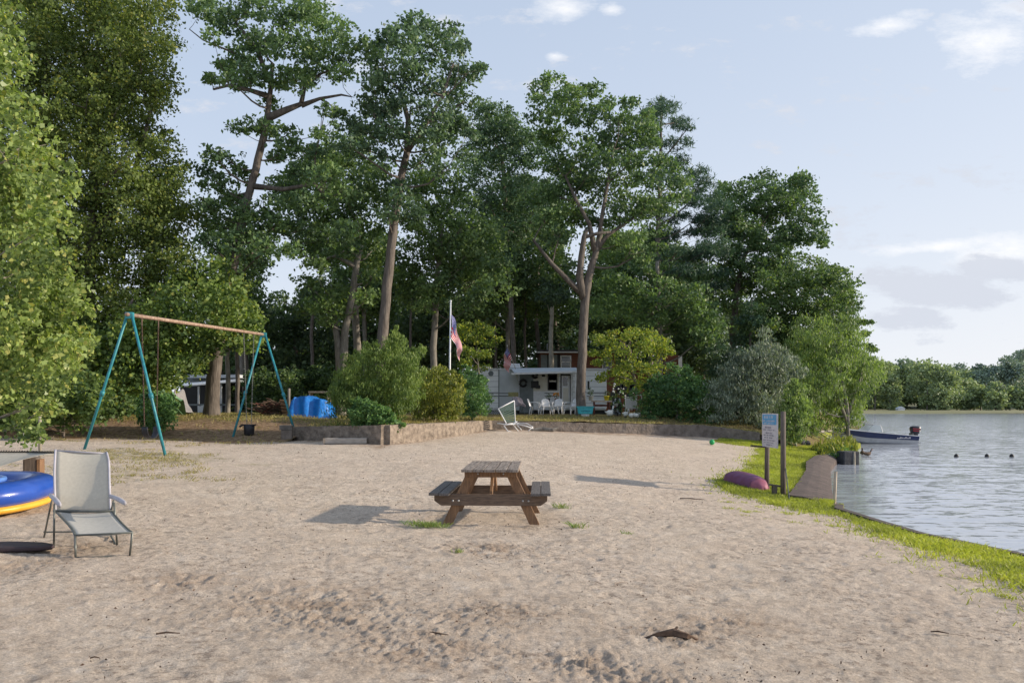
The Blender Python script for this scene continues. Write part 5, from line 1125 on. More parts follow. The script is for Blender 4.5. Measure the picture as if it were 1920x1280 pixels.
# white plastic chairs -------------------------------------------------------------
def plastic_chair(label):
    t = thing('plastic_chair', label, 'chair', group='white plastic chairs in front of the camper')
    m = MB(); m.box((0,0,.42),(.46,.44,.025)); m.build('seat', M['white_plastic'], t, bevel=.01)
    m = MB(); m.sheet(lambda u,v: Vector(((u-.5)*(.46-.08*v**2), .22+.14*v+.05*math.cos((u-.5)*3), .43+.42*v*(1-.12*(2*u-1)**2))), 10, 8); m.build('backrest', M['white_plastic'], t, smooth=True, solid=.018)
    for s in (-1,1):
        m = MB(); m.tube([(s*.25,.3,.64),(s*.27,.05,.65),(s*.27,-.2,.63),(s*.25,-.24,.42)],.02,6); m.build('armrest', M['white_plastic'], t, smooth=True)
        for e in (-1,1): m = MB(); m.tube([(s*.21,e*.19,.42),(s*.26,e*.26,0)],[.025,.02],6); m.build('leg', M['white_plastic'], t, smooth=True)
    return t
ch0 = plastic_chair('white plastic chair seen from the side, leftmost of the row before the camper')
ch0.location = on(1003,42); ch0.rotation_euler.z = 1.35
for x, dd, rz, lab in ((1025,42.3,.2,'white plastic chair with its back to the cream panel, second from the left'),(1046,42.6,-.2,'white plastic chair below the orange flowers'),(1070,41.8,-.9,'white plastic chair before the camper door, nearest the big oak trunk')):
    dup(ch0, on(x,dd), rz, lab)
g0 = on(1040,43.6); t = thing('patio_table', 'small round table among the white plastic chairs', 'table', g0)
m = MB(); m.lathe((0,0,.66), [(.42,0),(.43,.02),(.42,.04)], 20); m.build('tabletop', M['white_plastic'], t)
for k in range(4): m = MB(); m.tube([(.12*math.cos(k*1.57+.7),.12*math.sin(k*1.57+.7),.66),(.34*math.cos(k*1.57+.7),.34*math.sin(k*1.57+.7),0)],.02,6); m.build('leg', M['white_plastic'], t)
def potplant(name, label, x, d, pot, leaf, z0=0, r=.12, h=.3, n=60, ps=.1, flower=None, cat='potted plant', loc=None):
    g_ = loc or on(x, d, z0); t = thing(name, label, cat, g_)
    m = MB(); m.lathe((0,0,0), [(ps*.7,0),(ps,.0+ps*1.5),(ps*1.08,ps*1.5),(ps*1.08,ps*1.7),(ps*.9,ps*1.7)], 14); m.build('pot', M[pot], t, smooth=True)
    V, Q, T = leaves([(0,0,ps*1.7+h*.5)], [r], .06, .5, n/60, 1.1); fastmesh('foliage', V, Q, L[leaf], t, T)
    if flower:
        m = MB(); rr = random.Random(3)
        for k in range(14): m.ball((rr.uniform(-r,r), rr.uniform(-r,r), ps*1.7+h*.5+rr.uniform(0,r)), .035, 6, 4)
        m.build('blossom', M[flower], t)
    return t
potplant('flower_pot', 'dark leafy potted plant on the patio table, left one', 1028, 43.5, 'dark', 'deep', .70, .14, .26)
potplant('flower_pot', 'pot of orange flowers on the patio table', 1043, 43.5, 'terra', 'mid', .70, .16, .28, flower='orange')
g0 = on(972,43.3); t = thing('folding_chair', 'folding chair under a greyish pink cloth left of the plastic chairs', 'chair', g0, .5)
m = MB(); m.sheet(lambda u,v: Vector(((u-.5)*.55+.03*math.sin(v*9), .25-.5*min(1,v*1.3)+.05*math.sin(u*12), .95-.5*v-.1*math.cos(u*6.3)*.4)), 10, 10); m.build('cloth', mat('pinkish_cloth',(.40,.34,.36),(.26,.22,.25),5,.9), t, smooth=True)
for s in (-1,1): MB().tube([(s*.24,.28,.95),(s*.24,-.28,0)],.014,6).build('leg', M['frame_grey'], t); MB().tube([(s*.24,-.2,.5),(s*.24,.3,0)],.014,6).build('leg', M['frame_grey'], t)

# turquoise planter -----------------------------------------------------------------
g0 = on(1097, 35.9); t = thing('planter_box', 'turquoise wooden planter box in front of the big forked oak trunk', 'planter', g0)
ztp = P(0,761.5,35.9).z-g0.z; m = MB(); w1, w2 = .37, .31
m.prism([(-w2,-.16,.13),(w2,-.16,.13),(w1,-.16,ztp),(-w1,-.16,ztp)], (0,.30,0)); m.build('box', M['turq'], t, bevel=.01)
m = MB(); m.box((0,-.17,ztp-.02),(.80,.03,.05)); m.build('rim', M['turq'], t)
m = MB(); rr = random.Random(2)
x = -.19
for k in range(9): w_ = rr.uniform(.02,.045); m.box((x+w_/2,-.168,.26+.01*rr.uniform(-1,1)),(w_,.006,rr.uniform(.03,.05))); x += w_+.012
m.build('lettering', mat('teal_dark',(.02,.16,.22)), t)
MB().box((.0,0,.06),(.36,.24,.14)).build('block', M['white_metal'], t, bevel=.01)

# yard ornaments ---------------------------------------------------------------------
dd = 38.
g0 = on(1128,dd); t = thing('garden_bench', 'low reddish brown plank bench carrying the flower pots right of the oak', 'bench', g0)
zt = P(0,752,dd).z-g0.z; MB().box((0,0,zt),(.95,.36,.07)).build('plank', M['wood_raw'], t); 
for s in (-1,1): MB().box((s*.36,0,zt/2),(.06,.32,zt)).build('leg', M['wood_red'], t)
MB().box((0,.05,zt-.2),(.72,.04,.10)).build('rail', M['wood_red'], t)
potplant('flower_pot', 'bright yellow pot on the plank bench', 1137, dd, 'yellow', 'deep', zt+.04, .13, .22, ps=.13)
potplant('flower_pot', 'white pot with a dark green ball plant just right of the oak trunk', 1108, dd, 'flower_w', 'deep', zt+.04, .17, .42, ps=.12, n=90)
potplant('flower_pot', 'dark potted shrub between the yellow pot and the black trellis', 1150, dd+.5, 'dark', 'shrub', .25, .3, .5, ps=.16, n=90)
potplant('flower_pot', 'small white pot standing on a dark stand right of the bench', 1156, dd-.4, 'flower_w', 'deep', .48, .10, .14, ps=.08)
g0 = on(1156, dd-.35); t = thing('plant_stand', 'dark spindly plant stand under the small white pot', 'stand', g0)
m = MB(); m.lathe((0,0,.44),[(.12,0),(.12,.03)],12); m.build('shelf', M['dark'], t)
for k in range(3): MB().tube([(.08*math.cos(k*2.1),.08*math.sin(k*2.1),.44),(.13*math.cos(k*2.1),.13*math.sin(k*2.1),0)],.012,5).build('leg', M['dark'], t)
def goose(label, x, d, s=1):
    t = thing('goose_statue', label, 'statue', on(x,d), .4)
    m = MB(); m.ball((0,0,.20*s),(.20*s,.14*s,.16*s),14,9); m.tube([(.12*s,0,.26*s),(.19*s,0,.38*s),(.20*s,0,.50*s)],[.07*s,.045*s,.035*s],8); m.ball((.22*s,0,.53*s),(.065*s,.045*s,.045*s),10,6); m.tube([(-.16*s,0,.22*s),(-.28*s,0,.29*s)],[.06*s,.015*s],6); m.build('body', M['flower_w'], t, smooth=True)
    m = MB(); m.tube([(.27*s,0,.525*s),(.34*s,0,.515*s)],[.022*s,.008*s],6); m.build('bill', M['orange'], t)
    m = MB(); m.lathe((.19*s,0,.36*s),[(.05*s,0),(.055*s,.03*s),(.048*s,.05*s)],10); m.build('scarf', M['navy'], t)
    m = MB(); m.lathe((0,0,-.01),[(.10*s,0),(.10*s,.07*s)],10); m.build('base', M['dark'], t)
goose('larger white goose statue with a dark scarf under the yellow pot', 1143, 36.6, .9)
goose('smaller white goose statue left of the grey mesh chair', 1173, 36.6, .7)
for x, lab in ((1184,'white toy lamb lying under the grey mesh chair, left one'),(1193,'white toy lamb lying under the grey mesh chair, right one')):
    t = thing('lamb_statue', lab, 'statue', on(x,35.6)); m = MB(); m.ball((0,0,.11),(.13,.09,.10),12,8,.08); m.build('body', M['flower_w'], t, smooth=True); m = MB(); m.ball((.12,-.02,.18),(.05,.045,.05),8,6); m.build('head', M['flower_w'], t, smooth=True)
g0 = on(1186,36.9); t = thing('mesh_chair', 'grey mesh garden chair with a pale frame among the yard ornaments', 'chair', g0, .2)
m = MB(); m.sheet(lambda u,v: Vector(((u-.5)*.5, .18+.1*v, .38+.5*v)), 4, 4); m.build('backrest', M['seatfab'], t, solid=.01)
m = MB(); m.sheet(lambda u,v: Vector(((u-.5)*.5, -.28+.46*v, .40-.02*v)), 4, 4); m.build('seat', M['seatfab'], t, solid=.01)
m = MB()
for s in (-1,1): m.tube([(s*.26,-.28,0),(s*.26,-.28,.4),(s*.26,.18,.38),(s*.26,.29,.92)],.014,6); m.tube([(s*.26,.18,.38),(s*.27,.3,0)],.014,6)
m.tube([(-.26,.29,.92),(.26,.29,.92)],.014,6); m.build('frame', M['cream'], t)
g0 = on(1199,37.6); t = thing('folding_ladder', 'small pale folding ladder leaning beside the lilac shrub', 'ladder', g0, .3)
m = MB(); zt = P(0,737,37.6).z-g0.z
for s in (-1,1): m.tube([(s*.17,-.2,0),(s*.13,.12,zt)],.018,6)
for k in range(5): q = (k+.6)/5; m.tube([(-.16,-.2+.32*q,zt*q),(.16,-.2+.32*q,zt*q)],.014,5)
m.build('rails', M['cream'], t)
g0 = on(1168,38.4); t = thing('trellis', 'black iron trellis arch crowded with hanging ornaments', 'trellis', g0)
m = MB(); zt = P(0,716,38.4).z-g0.z
for k in range(6): x = -.5+.2*k; m.tube([(x,0,0),(x,0,zt*(1-.12*abs(k-2.5)))],.018,5)
for k in range(6): m.tube([(-.5,0,.2+zt*.14*k),(.5,0,.2+zt*.14*k)],.012,5)
m.build('bars', M['dark'], t)
m = MB(); rr = random.Random(12)
for k in range(26): m.ball((rr.uniform(-.5,.5), -.05, rr.uniform(.25,zt*.95)), rr.uniform(.02,.06), 7, 5)
m.build('ornament', M['flower_w'], t)
m = MB()
for k in range(26): m.box((rr.uniform(-.5,.5), -.02, rr.uniform(.1,zt*.9)), (rr.uniform(.06,.22),.05,rr.uniform(.08,.25)))
m.build('hanging_basket', M['dark'], t)
V, Q, T = leaves([(-.3,0,.5),(.3,.1,.8),(.1,0,.4),(-.1,.1,1.1)], [.3,.3,.3,.25], .08, .6, .7); fastmesh('vine', V, Q, L['shrub'], t, T)
g0 = on(1136,44); t = thing('blue_drum', 'pale blue white tank standing against the camper right end', 'tank', g0); m = MB(); m.lathe((.6,0,0),[(.22,0),(.24,.05),(.24,.8),(.18,.88),(.02,.9)],16); m.build('shell', mat('pale_blue',(.40,.47,.58)), t, smooth=True)

# green strapped beach chair -----------------------------------------------------------
cpos = G(957,808,20,45); cd = cpos.y; t = thing('strap_lounger', 'white framed beach chair with dark green straps and footrest before the pale wall', 'lounge chair', cpos)
def Q_(px, py, dy=0): return P(px, py, cd+dy)
m = MB()
for s, sh in ((-.28,-4),(.28,0)): pass
fl = [Q_(949,793,-.3), Q_(934,766,-.45)]; fr2 = [Q_(966,792,.3), Q_(964,751,.2)]
m.tube([Q_(946,797,-.3), *fl], .022, 6); m.tube([Q_(957,796,.3), *fr2][:], .022, 6); m.tube([fl[1], fr2[1]], .02, 6); m.build('back_frame', M['white_metal'], t, world=True, smooth=True)
m = MB()
for k in range(9):
    q = .08+k*.105; a_, b_ = fl[0].lerp(fl[1], q), fr2[0].lerp(fr2[1], q); m.beam(a_, b_, .012, .05, up=(fl[1]-fl[0]))
m.build('strap', mat('strap_green',(.006,.045,.036),(.004,.03,.025)), t, world=True)
m = MB(); m.tube([Q_(932,793,-.35), Q_(950,796,-.35), Q_(962,794,-.35)], .026, 6); m.tube([Q_(962,792,.3), Q_(970,790,.3)], .022, 6); m.tube([Q_(944,797,-.3), Q_(952,808,-.3), Q_(962,810,-.3)],.026,6); m.tube([Q_(960,794,.1), Q_(972,808,.1)],.022,6); m.tube([Q_(964,791,.3), Q_(978,806,.3)],.022,6); m.tube([Q_(946,797,-.3),Q_(960,795,.3)],.022,6)
m.build('seat_frame', M['white_metal'], t, world=True, smooth=True)
m = MB()
for k in range(5): m.beam(Q_(947+k*3.5,796,-.3), Q_(958+k*3.5,793,.3), .06, .012)
m.build('seat_strap', M['white_plastic'], t, world=True)
m = MB(); m.tube([Q_(966,794,-.2), Q_(984,798,-.25), Q_(1000,803,-.25)],.02,6); m.tube([Q_(972,793,.3), Q_(988,794,.3), Q_(999,800,.2), Q_(990,808,.1)],.02,6); m.build('footrest', M['white_metal'], t, world=True, smooth=True)
g0 = on(1022,30.6); t = thing('driftwood_log', 'grey driftwood log lying at the foot of the shaded wall', 'log', g0); m = MB(); m.tube([(-.55,0,.06),(-.1,.05,.1),(.3,-.02,.08),(.52,0,.16)],[.05,.08,.07,.03],8,wob=.15); m.build('log', M['bark_grey'], t)
g0 = on(1335,29.5); t = tag(MB().ball((g0.x,g0.y,g0.z+.09),.1,14,9).build('beach_ball', M['ball'], smooth=True), 'small bright green ball near the shaded wall end', 'ball')

# sign -----------------------------------------------------------------------------------
LPp, RPp = Vector((PX(1438,17.25),17.25,0)), Vector((PX(1468.5,16.3),16.3,0))
LPp.z = ground(LPp.x,LPp.y); RPp.z = ground(RPp.x,RPp.y)
sg = thing('beach_sign', 'beach rules board with a blue heading nailed to two wooden posts on the grass', 'sign', RPp)
m = MB(); m.tube([RPp-Vector((0,0,.2)), RPp+Vector((0,0,.8)), Vector((RPp.x,RPp.y,P(0,771,16.3).z))], [.056,.054,.05], 10, wob=.03); m.build('post', M['post'], sg, world=True, smooth=True)
m = MB(); m.tube([LPp-Vector((0,0,.2)), LPp+Vector((0,0,.6)), Vector((LPp.x+.02,LPp.y,P(0,790,17.25).z))], [.056,.05,.046], 10, wob=.05); m.build('post', M['post'], sg, world=True, smooth=True)
a = Vector((PX(1436.5,17.3),17.3,0)); b = Vector((PX(1465.5,16.35),16.35,0)); ax = (b-a); ax.z = 0; ln = ax.length; ax.normalize(); nrm = Vector((-ax.y, ax.x, 0)); nrm = nrm if nrm.x < 0 else -nrm
zt, zb = 1.49, .775; up = Vector((0,0,1)); off = nrm*.07
def brd(s0, s1, t0, t1, o, th): # fractions along and down
    p = a+ax*ln*s0+off+nrm*o; q = a+ax*ln*s1+off+nrm*o; z0 = zt+(zb-zt)*t0; z1 = zt+(zb-zt)*t1
    return [Vector((p.x,p.y,z0)), Vector((q.x,q.y,z0)), Vector((q.x,q.y,z1)), Vector((p.x,p.y,z1))], nrm*th
m = MB(); m.prism(*brd(0,1,0,1,0,.02)); bo = m.build('board', M['sign_white'], sg, world=True)
m = MB(); m.prism(*brd(.05,.95,.035,.33,.021,.004)); m.build('heading_panel', M['sign_blue'], sg, world=True)
# lettering: rows of block letters made of strokes
def letters(mb, s0, s1, t0, t1, o, seed, words_):
    rr = random.Random(seed); x = s0; hgt = t1-t0; cw = (s1-s0)/sum(len(w_)+.8 for w_ in words_)
    seg = {'E':'lthmb','N':'lrd','O':'ltrb','L':'lb','I':'c','F':'lthm','T':'tc','A':'ltrm','D':'ltrb','S':'tuhmvb','H':'lrm','P':'ltmu','C':'ltb','U':'lbr','R':'ltmud','B':'ltmbr','G':'ltbv','M':'lrt','W':'lrb','Y':'uvm','K':'lmd'}
    for w_ in words_:
        for ch in w_:
            q = seg.get(ch,'lr'); x0_, x1_ = x+cw*.12, x+cw*.82; sw_ = cw*.2; sh_ = hgt*.2
            def bar(a0,a1,b0,b1): mb.prism(*brd(a0,a1,b0,b1,o,.003))
            if 'l' in q: bar(x0_,x0_+sw_,t0,t1)
            if 'r' in q: bar(x1_-sw_,x1_,t0,t1)
            if 't' in q: bar(x0_+sw_,x1_-sw_ if 'r' in q else x1_,t0,t0+sh_)
            if 'b' in q: bar(x0_+sw_,x1_-sw_ if 'r' in q else x1_,t1-sh_,t1)
            if 'm' in q: bar(x0_+sw_,x1_-sw_ if 'r' in q else x1_,t0+hgt*.42,t0+hgt*.42+sh_)
            if 'c' in q: bar((x0_+x1_-sw_)/2,(x0_+x1_+sw_)/2,t0+(sh_ if 't' in q else 0),t1)
            if 'd' in q: bar((x0_+x1_-sw_)/2,(x0_+x1_+sw_)/2,t0+hgt*.5,t1-sh_)
            if 'u' in q: bar(x1_-sw_,x1_,t0+sh_,t0+hgt*.42) if 'r' not in q else None
            if 'v' in q: bar(x1_-sw_,x1_,t0+hgt*.62,t1-sh_)
            x += cw
        x += cw*.8
m = MB(); letters(m,.12,.88,.075,.145,.0252,1,['SWIM']); letters(m,.10,.90,.20,.245,.0252,2,['NO','LIFEGUARD']); letters(m,.15,.85,.275,.31,.0252,3,['ON','DUTY']); m.build('heading_lettering', M['sign_white'], sg, world=True)
m = MB()
for k, (t0, t1, s0, s1, ws) in enumerate(((.39,.44,.2,.8,['NO']),(.47,.505,.08,.92,['NO','PETS']),(.56,.60,.25,.75,['SWIM','AT']),(.63,.66,.12,.88,['NO','ALCOHOL']),(.70,.735,.15,.85,['RISK']),(.78,.81,.10,.92,['NO','DIVING']),(.85,.875,.14,.86,['FISHING']),(.915,.94,.3,.75,['BEACH']))): letters(m, s0, s1, t0, t1, .0212, k, ws)
m.build('rules_lettering', M['sign_grey'], sg, world=True)
m = MB(); p_ = Vector((a.x,a.y,.77)); m.beam(p_+Vector((-.36,-.1,.02)), p_+Vector((.05,.05,-.02)), .04, .04); m.build('crossbar', M['post'], sg, world=True)
pr = G(1481,938,10,25); t = thing('metal_rod', 'thin dark rod leaning against the taller sign post', 'rod', pr); MB().tube([(0,0,-.05), P(1471,862,16.45)-pr], .011, 6).build('rod', M['frame_grey'], t)
g0 = G(1452,928,10,25); t = thing('stump_stand', 'little wooden stump with a crosspiece at the foot of the sign', 'stump', g0, .2)
MB().box((0,0,.09),(.09,.09,.22)).build('leg', M['post'], t, bevel=.01); MB().box((.02,0,.20),(.24,.10,.04), Matrix.Rotation(.15,3,'Y')).build('crosspiece', M['post'], t, bevel=.006)

# kayak --------------------------------------------------------------------------------------
ka = Vector((PX(1433,16.85),16.85,0)); kb = Vector((PX(1364,18.5),18.5,0)); ka.z = ground(ka.x,ka.y); kb.z = ground(kb.x,kb.y)
ky = thing('kayak', 'purple and pink kayak lying upside down on the grass by the sign', 'kayak', (ka+kb)/2)
def hullst(u, ph):
    c_ = ka.lerp(kb, u); w = .29*(1-abs(2*u-1)**2.6)**.6+.015; h = .25*(1-abs(2*u-1)**3.2)**.6+.06
    dr_ = (kb-ka); dr_.z = 0; dr_.normalize(); sd = Vector((dr_.y,-dr_.x,0)); k_ = 1.25
    cs, sn = math.cos(ph), math.sin(ph)
    return c_+sd*(math.copysign(abs(cs)**.75, cs)*w*(1.0))+Vector((0,0,.0+h*abs(sn)**.75+.015*math.cos(ph*8)*(1 if abs(2*u-1)<.85 else 0)*.4))
def hull(u0, u1, n, nm, mm):
    m = MB(); m.sheet(lambda u,v: hullst(u0+(u1-u0)*u, math.pi*v), n, 22); return m.build(nm, M[mm], ky, world=True, smooth=True, solid=.01)
hull(.13, 1.0, 22, 'hull', 'purple'); hull(0, .132, 8, 'bow', 'pink')
m = MB(); m.tube([hullst(u/20, .12)+Vector((.01,-.01,0)) for u in range(1,20)], .014, 6); m.build('gunwale_strip', M['pink'], ky, world=True)
m = MB(); pts_ = [ka+Vector((0,0,.03))]; m.sheet(lambda u,v: Vector(((ka.lerp(kb,.04+.92*u)).x+(v-.5)*.5*math.sin(math.pi*(.04+.92*u)), ka.lerp(kb,.04+.92*u).y, ka.lerp(kb,u).z+.02)), 10, 3); m.build('deck', M['dark'], ky, world=True)

# ramp stake, stone block, reeds, buoys, ducks ---------------------------------------------------
s0 = P(1563,950,15.7); t = thing('wooden_stake', 'pale wooden stake standing at the water edge of the concrete ramp', 'stake', s0)
m = MB(); m.tube([s0-Vector((0,0,.2)), P(1567,884,15.9)], [.035,.03], 6, wob=.1); m.build('shaft', M['wood_raw'], t, world=True)
m = MB(); m.ball(P(1562,953,15.55),(.13,.10,.06),9,6,.25); tag(m.build('rusty_lump', M['rust_orange'], smooth=True), 'rust orange lump at the foot of the pale stake', 'debris')
g0 = Vector((PX(1590,29.2),29.2,-.38)); t = thing('stone_block', 'dark square stone block at the water edge at the top of the ramp', 'stone block', g0, .15)
m = MB(); m.box((0,0,.16),(.62,.5,.50)); m.build('block', M['stone'], t, bevel=.04)
g1 = Vector((PX(1601,29.0),29.0,-.5)); t = thing('mooring_post', 'short pale post beside the dark stone block', 'post', g1); m = MB(); m.tube([(0,0,-.3),(0,0,.25),(.0,0,.52)],[.06,.055,.05],9,wob=.06); m.build('shaft', M['bark_pale'], t, smooth=True); MB().tube([(.13,.05,-.3),(.13,.05,.42)],[.03,.028],6).build('side_stake', M['post'], t)
for k, (x, y, s) in enumerate(((1499,832,.16),(1511,834,.13))):
    g0 = G(x, y, 15, 60); m = MB(); m.ball((g0.x,g0.y,g0.z+s*.5),(s*1.5,s,s),10,7,.15); tag(m.build('rock', M['stone'], smooth=True), ('larger' if k == 0 else 'smaller')+' dark rock on the lawn below the leafy shrub', 'rock')
t = thing('reed_clump', 'overgrown clump of reeds and weeds on the little point above the ramp', 'reeds', on(1560,30))
rc_, rr_2 = [], []
for (x, y, r, dd) in ((1530,842,10,31),(1545,838,13,31.5),(1560,836,15,31),(1575,838,14,31),(1590,834,12,32.5),(1552,848,9,29.8),(1570,848,9,29.6),(1585,826,12,34),(1598,832,8,33),(1568,826,12,34),(1600,842,6,31.5),(1540,850,7,29)): rc_.append(P(x,y,dd)); rr_2.append(r*dd/F)
V, Q, T = leaves(rc_, rr_2, .24, .14, 1.6, 1.3, .45, 0, .2, shape='up'); o = fastmesh('reeds', V-np.array(t.location), Q, L['gold'], t, T)
V, Q, T = leaves([p+Vector((0,-.3,-.12)) for p in rc_[:7]], [r*.8 for r in rr_2[:7]], .12, .45, 1.2, .8, .45); fastmesh('leafy_weeds', V-np.array(t.location), Q, L['shrub'], t, T)
for k, x in enumerate((1793,1850.5,1897)):
    t = thing('buoy', ('left','middle','right')[k]+' one of the three small dark buoys marking the swimming line', 'buoy', (PX(x,33.6),33.6,WZ), group='swimming line buoys')
    m = MB(); m.ball((0,0,.03),(.09,.09,.09),12,8); m.build('float', M['dark'], t, smooth=True); MB().lathe((0,0,.10),[(.03,0),(.03,.03)],8).build('cap', M['rubber'], t)
for k, (x, y, rz) in enumerate(((1617,848,1.2),(1626,850,.3))):
    dd_ = 2.05*F/(y+4-HY); t = thing('duck', ('duck swimming behind, the one nearer the shore','duck swimming in front, the one farther from the shore')[k], 'duck', (PX(x,dd_),dd_,WZ), rz)
    m = MB(); V = []; prof = [(-.26,.16,.012,.012),(-.2,.12,.05,.035),(-.1,.09,.095,.075),(.02,.085,.105,.085),(.12,.09,.085,.075),(.17,.13,.05,.06),(.19,.19,.032,.036),(.20,.24,.034,.036),(.225,.265,.036,.034),(.26,.265,.02,.02)]
    for (x_, z_, ry, rz_) in prof:
        for j in range(10): q = 2*math.pi*j/10; V.append((x_ + (.02*math.sin(q) if x_ > .15 else 0), ry*math.cos(q), z_+rz_*math.sin(q)))
    m.add(V, [(i*10+j, (i+1)*10+j, (i+1)*10+(j+1)%10, i*10+(j+1)%10) for i in range(9) for j in range(10)]+[tuple(range(10)), tuple(90+j for j in range(9,-1,-1))]); m.build('body', M['duck'], t, smooth=True)
    m = MB(); m.tube([(.255,0,.26),(.31,0,.25)],[.016,.010],6); m.build('bill', M['rust_orange'], t)

# motorboat ----------------------------------------------------------------------------------------
bd_ = 46.6; bx0, bx1 = PX(1560,bd_), PX(1708,bd_); Lb = bx1-bx0
mb_ = thing('motorboat', 'white and navy blue open motorboat with windscreen moored bow to the bank', 'motorboat', ((bx0+bx1)/2, bd_, WZ), .0)
def st(u):  # u 0 bow..1 stern: x, half width, keel z, chine z, sheer z
    w = .95*(1-(1-min(1,u*1.35+.0))**2.2)**.62 if u > 0 else 0
    w = max(w, .02); keel = -.22+.62*max(0,1-u*2.6)**1.7; sheer = .90-.46*u**.8; chine = keel+.22+.12*(1-u)
    return bx0+Lb*u, w, keel, min(chine, sheer-.1), sheer
n = 26
def loft(lo, hi, nm, mm, off=0):
    V = []
    for i in range(n+1):
        x, w, ke, chn, sh = st(i/n)
        prof = [(0,ke),(w*.55,(ke+chn)/2-.02),(w*.88,chn),(w*.95,chn+(sh-chn)*.45),(w*1.0+.03,sh)]
        for s in (-1,1):
            pass
        pts_ = prof[lo:hi]; 
        for (yy_, zz_) in pts_: V.append((x-(0 if i else .0), -(yy_+off), zz_))
        for (yy_, zz_) in pts_: V.append((x, (yy_+off), zz_))
    k = (hi-lo); F_ = []
    for i in range(n):
        for j in range(k-1):
            a_ = i*2*k+j; F_.append((a_, a_+1, a_+1+2*k, a_+2*k)); a_ += k; F_.append((a_, a_+2*k, a_+1+2*k, a_+1))
    m = MB(); m.add([Vector(v)+Vector((0,bd_,WZ)) for v in V], F_); 
    b0 = n*2*k
    m.f.append(tuple(list(range(b0, b0+k))+list(range(b0+2*k-1, b0+k-1, -1))))
    return m.build(nm, M[mm], mb_, world=True, smooth=False)
loft(0,4,'hull','hull'); loft(3,5,'topsides','navy',.004)
m = MB(); V = []; 
m.sheet(lambda u,v: Vector((bx0+Lb*u*.42, bd_+(2*v-1)*st(u*.42)[1], WZ+st(u*.42)[4]+.06*(1-(2*v-1)**2)+.01)), 12, 6); m.build('foredeck', M['hull'], mb_, world=True, smooth=True)
m = MB(); m.sheet(lambda u,v: Vector((bx0+Lb*(.40+.58*u), bd_+(2*v-1)*st(.40+.58*u)[1]*.9, WZ+.15)), 8, 4); m.build('floor', M['trailer_shade'], mb_, world=True)
for s in (-1,1):
    m = MB(); m.tube([Vector((st(i/12)[0], bd_+s*(st(i/12)[1]+.02), WZ+st(i/12)[4]+.01)) for i in range(13)], .022, 6); m.build('rub_rail', M['white_metal'], mb_, world=True)
m = MB(); zz = WZ+st(.42)[4]
c1, c2, c3, c4_ = Vector((bx0+Lb*.38,bd_-.72,zz)), Vector((bx0+Lb*.47,bd_-.62,zz+.42)), Vector((bx0+Lb*.47,bd_+.62,zz+.42)), Vector((bx0+Lb*.38,bd_+.72,zz)); e1, e2 = Vector((bx0+Lb*.56,bd_-.82,zz)), Vector((bx0+Lb*.545,bd_-.70,zz+.40)); e3, e4 = Vector((e2.x,bd_+.70,e2.z)), Vector((e1.x,bd_+.82,zz))
m.tube([c1,c2,c3,c4_],.02,6); m.tube([c2,e2,e1],.018,6); m.tube([c3,e3,e4],.018,6); m.build('windscreen_frame', M['white_metal'], mb_, world=True)
m = MB(); m.add([c1,c2,c3,c4_],[(0,1,2,3)]); m.add([c1,e1,e2,c2],[(0,1,2,3)]); m.add([c4_,e4,e3,c3],[(0,1,2,3)])
gm, nt_, b_ = newmat('clear_screen'); b_.inputs['Base Color'].default_value = (.75,.8,.82,1); b_.inputs['Roughness'].default_value = .05; b_.inputs['Alpha'].default_value = .6; M['screen'] = gm
m.build('windscreen', gm, mb_, world=True)
for x_, w_ in ((.6,.9),(.78,1.0)):
    m = MB(); m.box((bx0+Lb*x_, bd_, WZ+.34),(.42,w_*1.3,.16)); m.box((bx0+Lb*x_-.2, bd_, WZ+.47),(.08,w_*1.2,.26)); m.build('seat', M['trailer_shade'], mb_, world=True, bevel=.03)
m = MB(); rr = random.Random(4); x_ = bx0+Lb*.72
for k in range(8):
    w_ = rr.uniform(.06,.10); a0 = Vector((x_, bd_-st(.8)[1]-.035, WZ+st(.8)[4]-.17+.015*rr.uniform(-1,1))); m.box(a0+Vector((w_/2,0,0)), (w_*.9,.008,rr.uniform(.05,.1)), Matrix.Rotation(.05,3,'Y')); x_ += w_+.02
m.build('lettering', M['sign_white'], mb_, world=True)
om = thing('outboard_motor', 'black outboard motor with a red stripe on the stern of the motorboat', 'outboard motor', (bx1+.24, bd_, WZ+.02)); om.scale = (1.25,1.25,1.25)
V = []; prof = [(.0,.42,.15,.13),(.0,.50,.20,.17),(.0,.62,.235,.185),(.01,.72,.235,.18),(.0,.78,.20,.14),(-.01,.80,.10,.07)]
m = MB()
for (x_, z_, rx, ry) in prof:
    for j in range(14): q = 2*math.pi*j/14; V.append((x_+rx*math.copysign(abs(math.cos(q))**.7,math.cos(q)), ry*math.copysign(abs(math.sin(q))**.7,math.sin(q)), z_))
m.add(V, [(i*14+j, i*14+(j+1)%14, (i+1)*14+(j+1)%14, (i+1)*14+j) for i in range(5) for j in range(14)]+[tuple(range(13,-1,-1)), tuple(70+j for j in range(14))]); o = m.build('cowling', M['engine'], om, smooth=True)
m = MB(); m.box((-.02,-.186,.66),(.34,.012,.045), Matrix.Rotation(.1,3,'Y')); m.box((-.05,-.183,.57),(.26,.012,.05), Matrix.Rotation(.1,3,'Y')); m.build('stripe', M['red'], om)
m = MB(); m.box((.03,0,.22),(.17,.14,.44)); m.box((.05,0,-.12),(.12,.06,.35)); m.build('leg', M['engine'], om, bevel=.02); MB().box((.06,0,.02),(.34,.2,.02)).build('cavitation_plate', M['engine'], om)
MB().box((-.17,0,.34),(.10,.26,.26)).build('bracket', M['frame_grey'], om, bevel=.01)

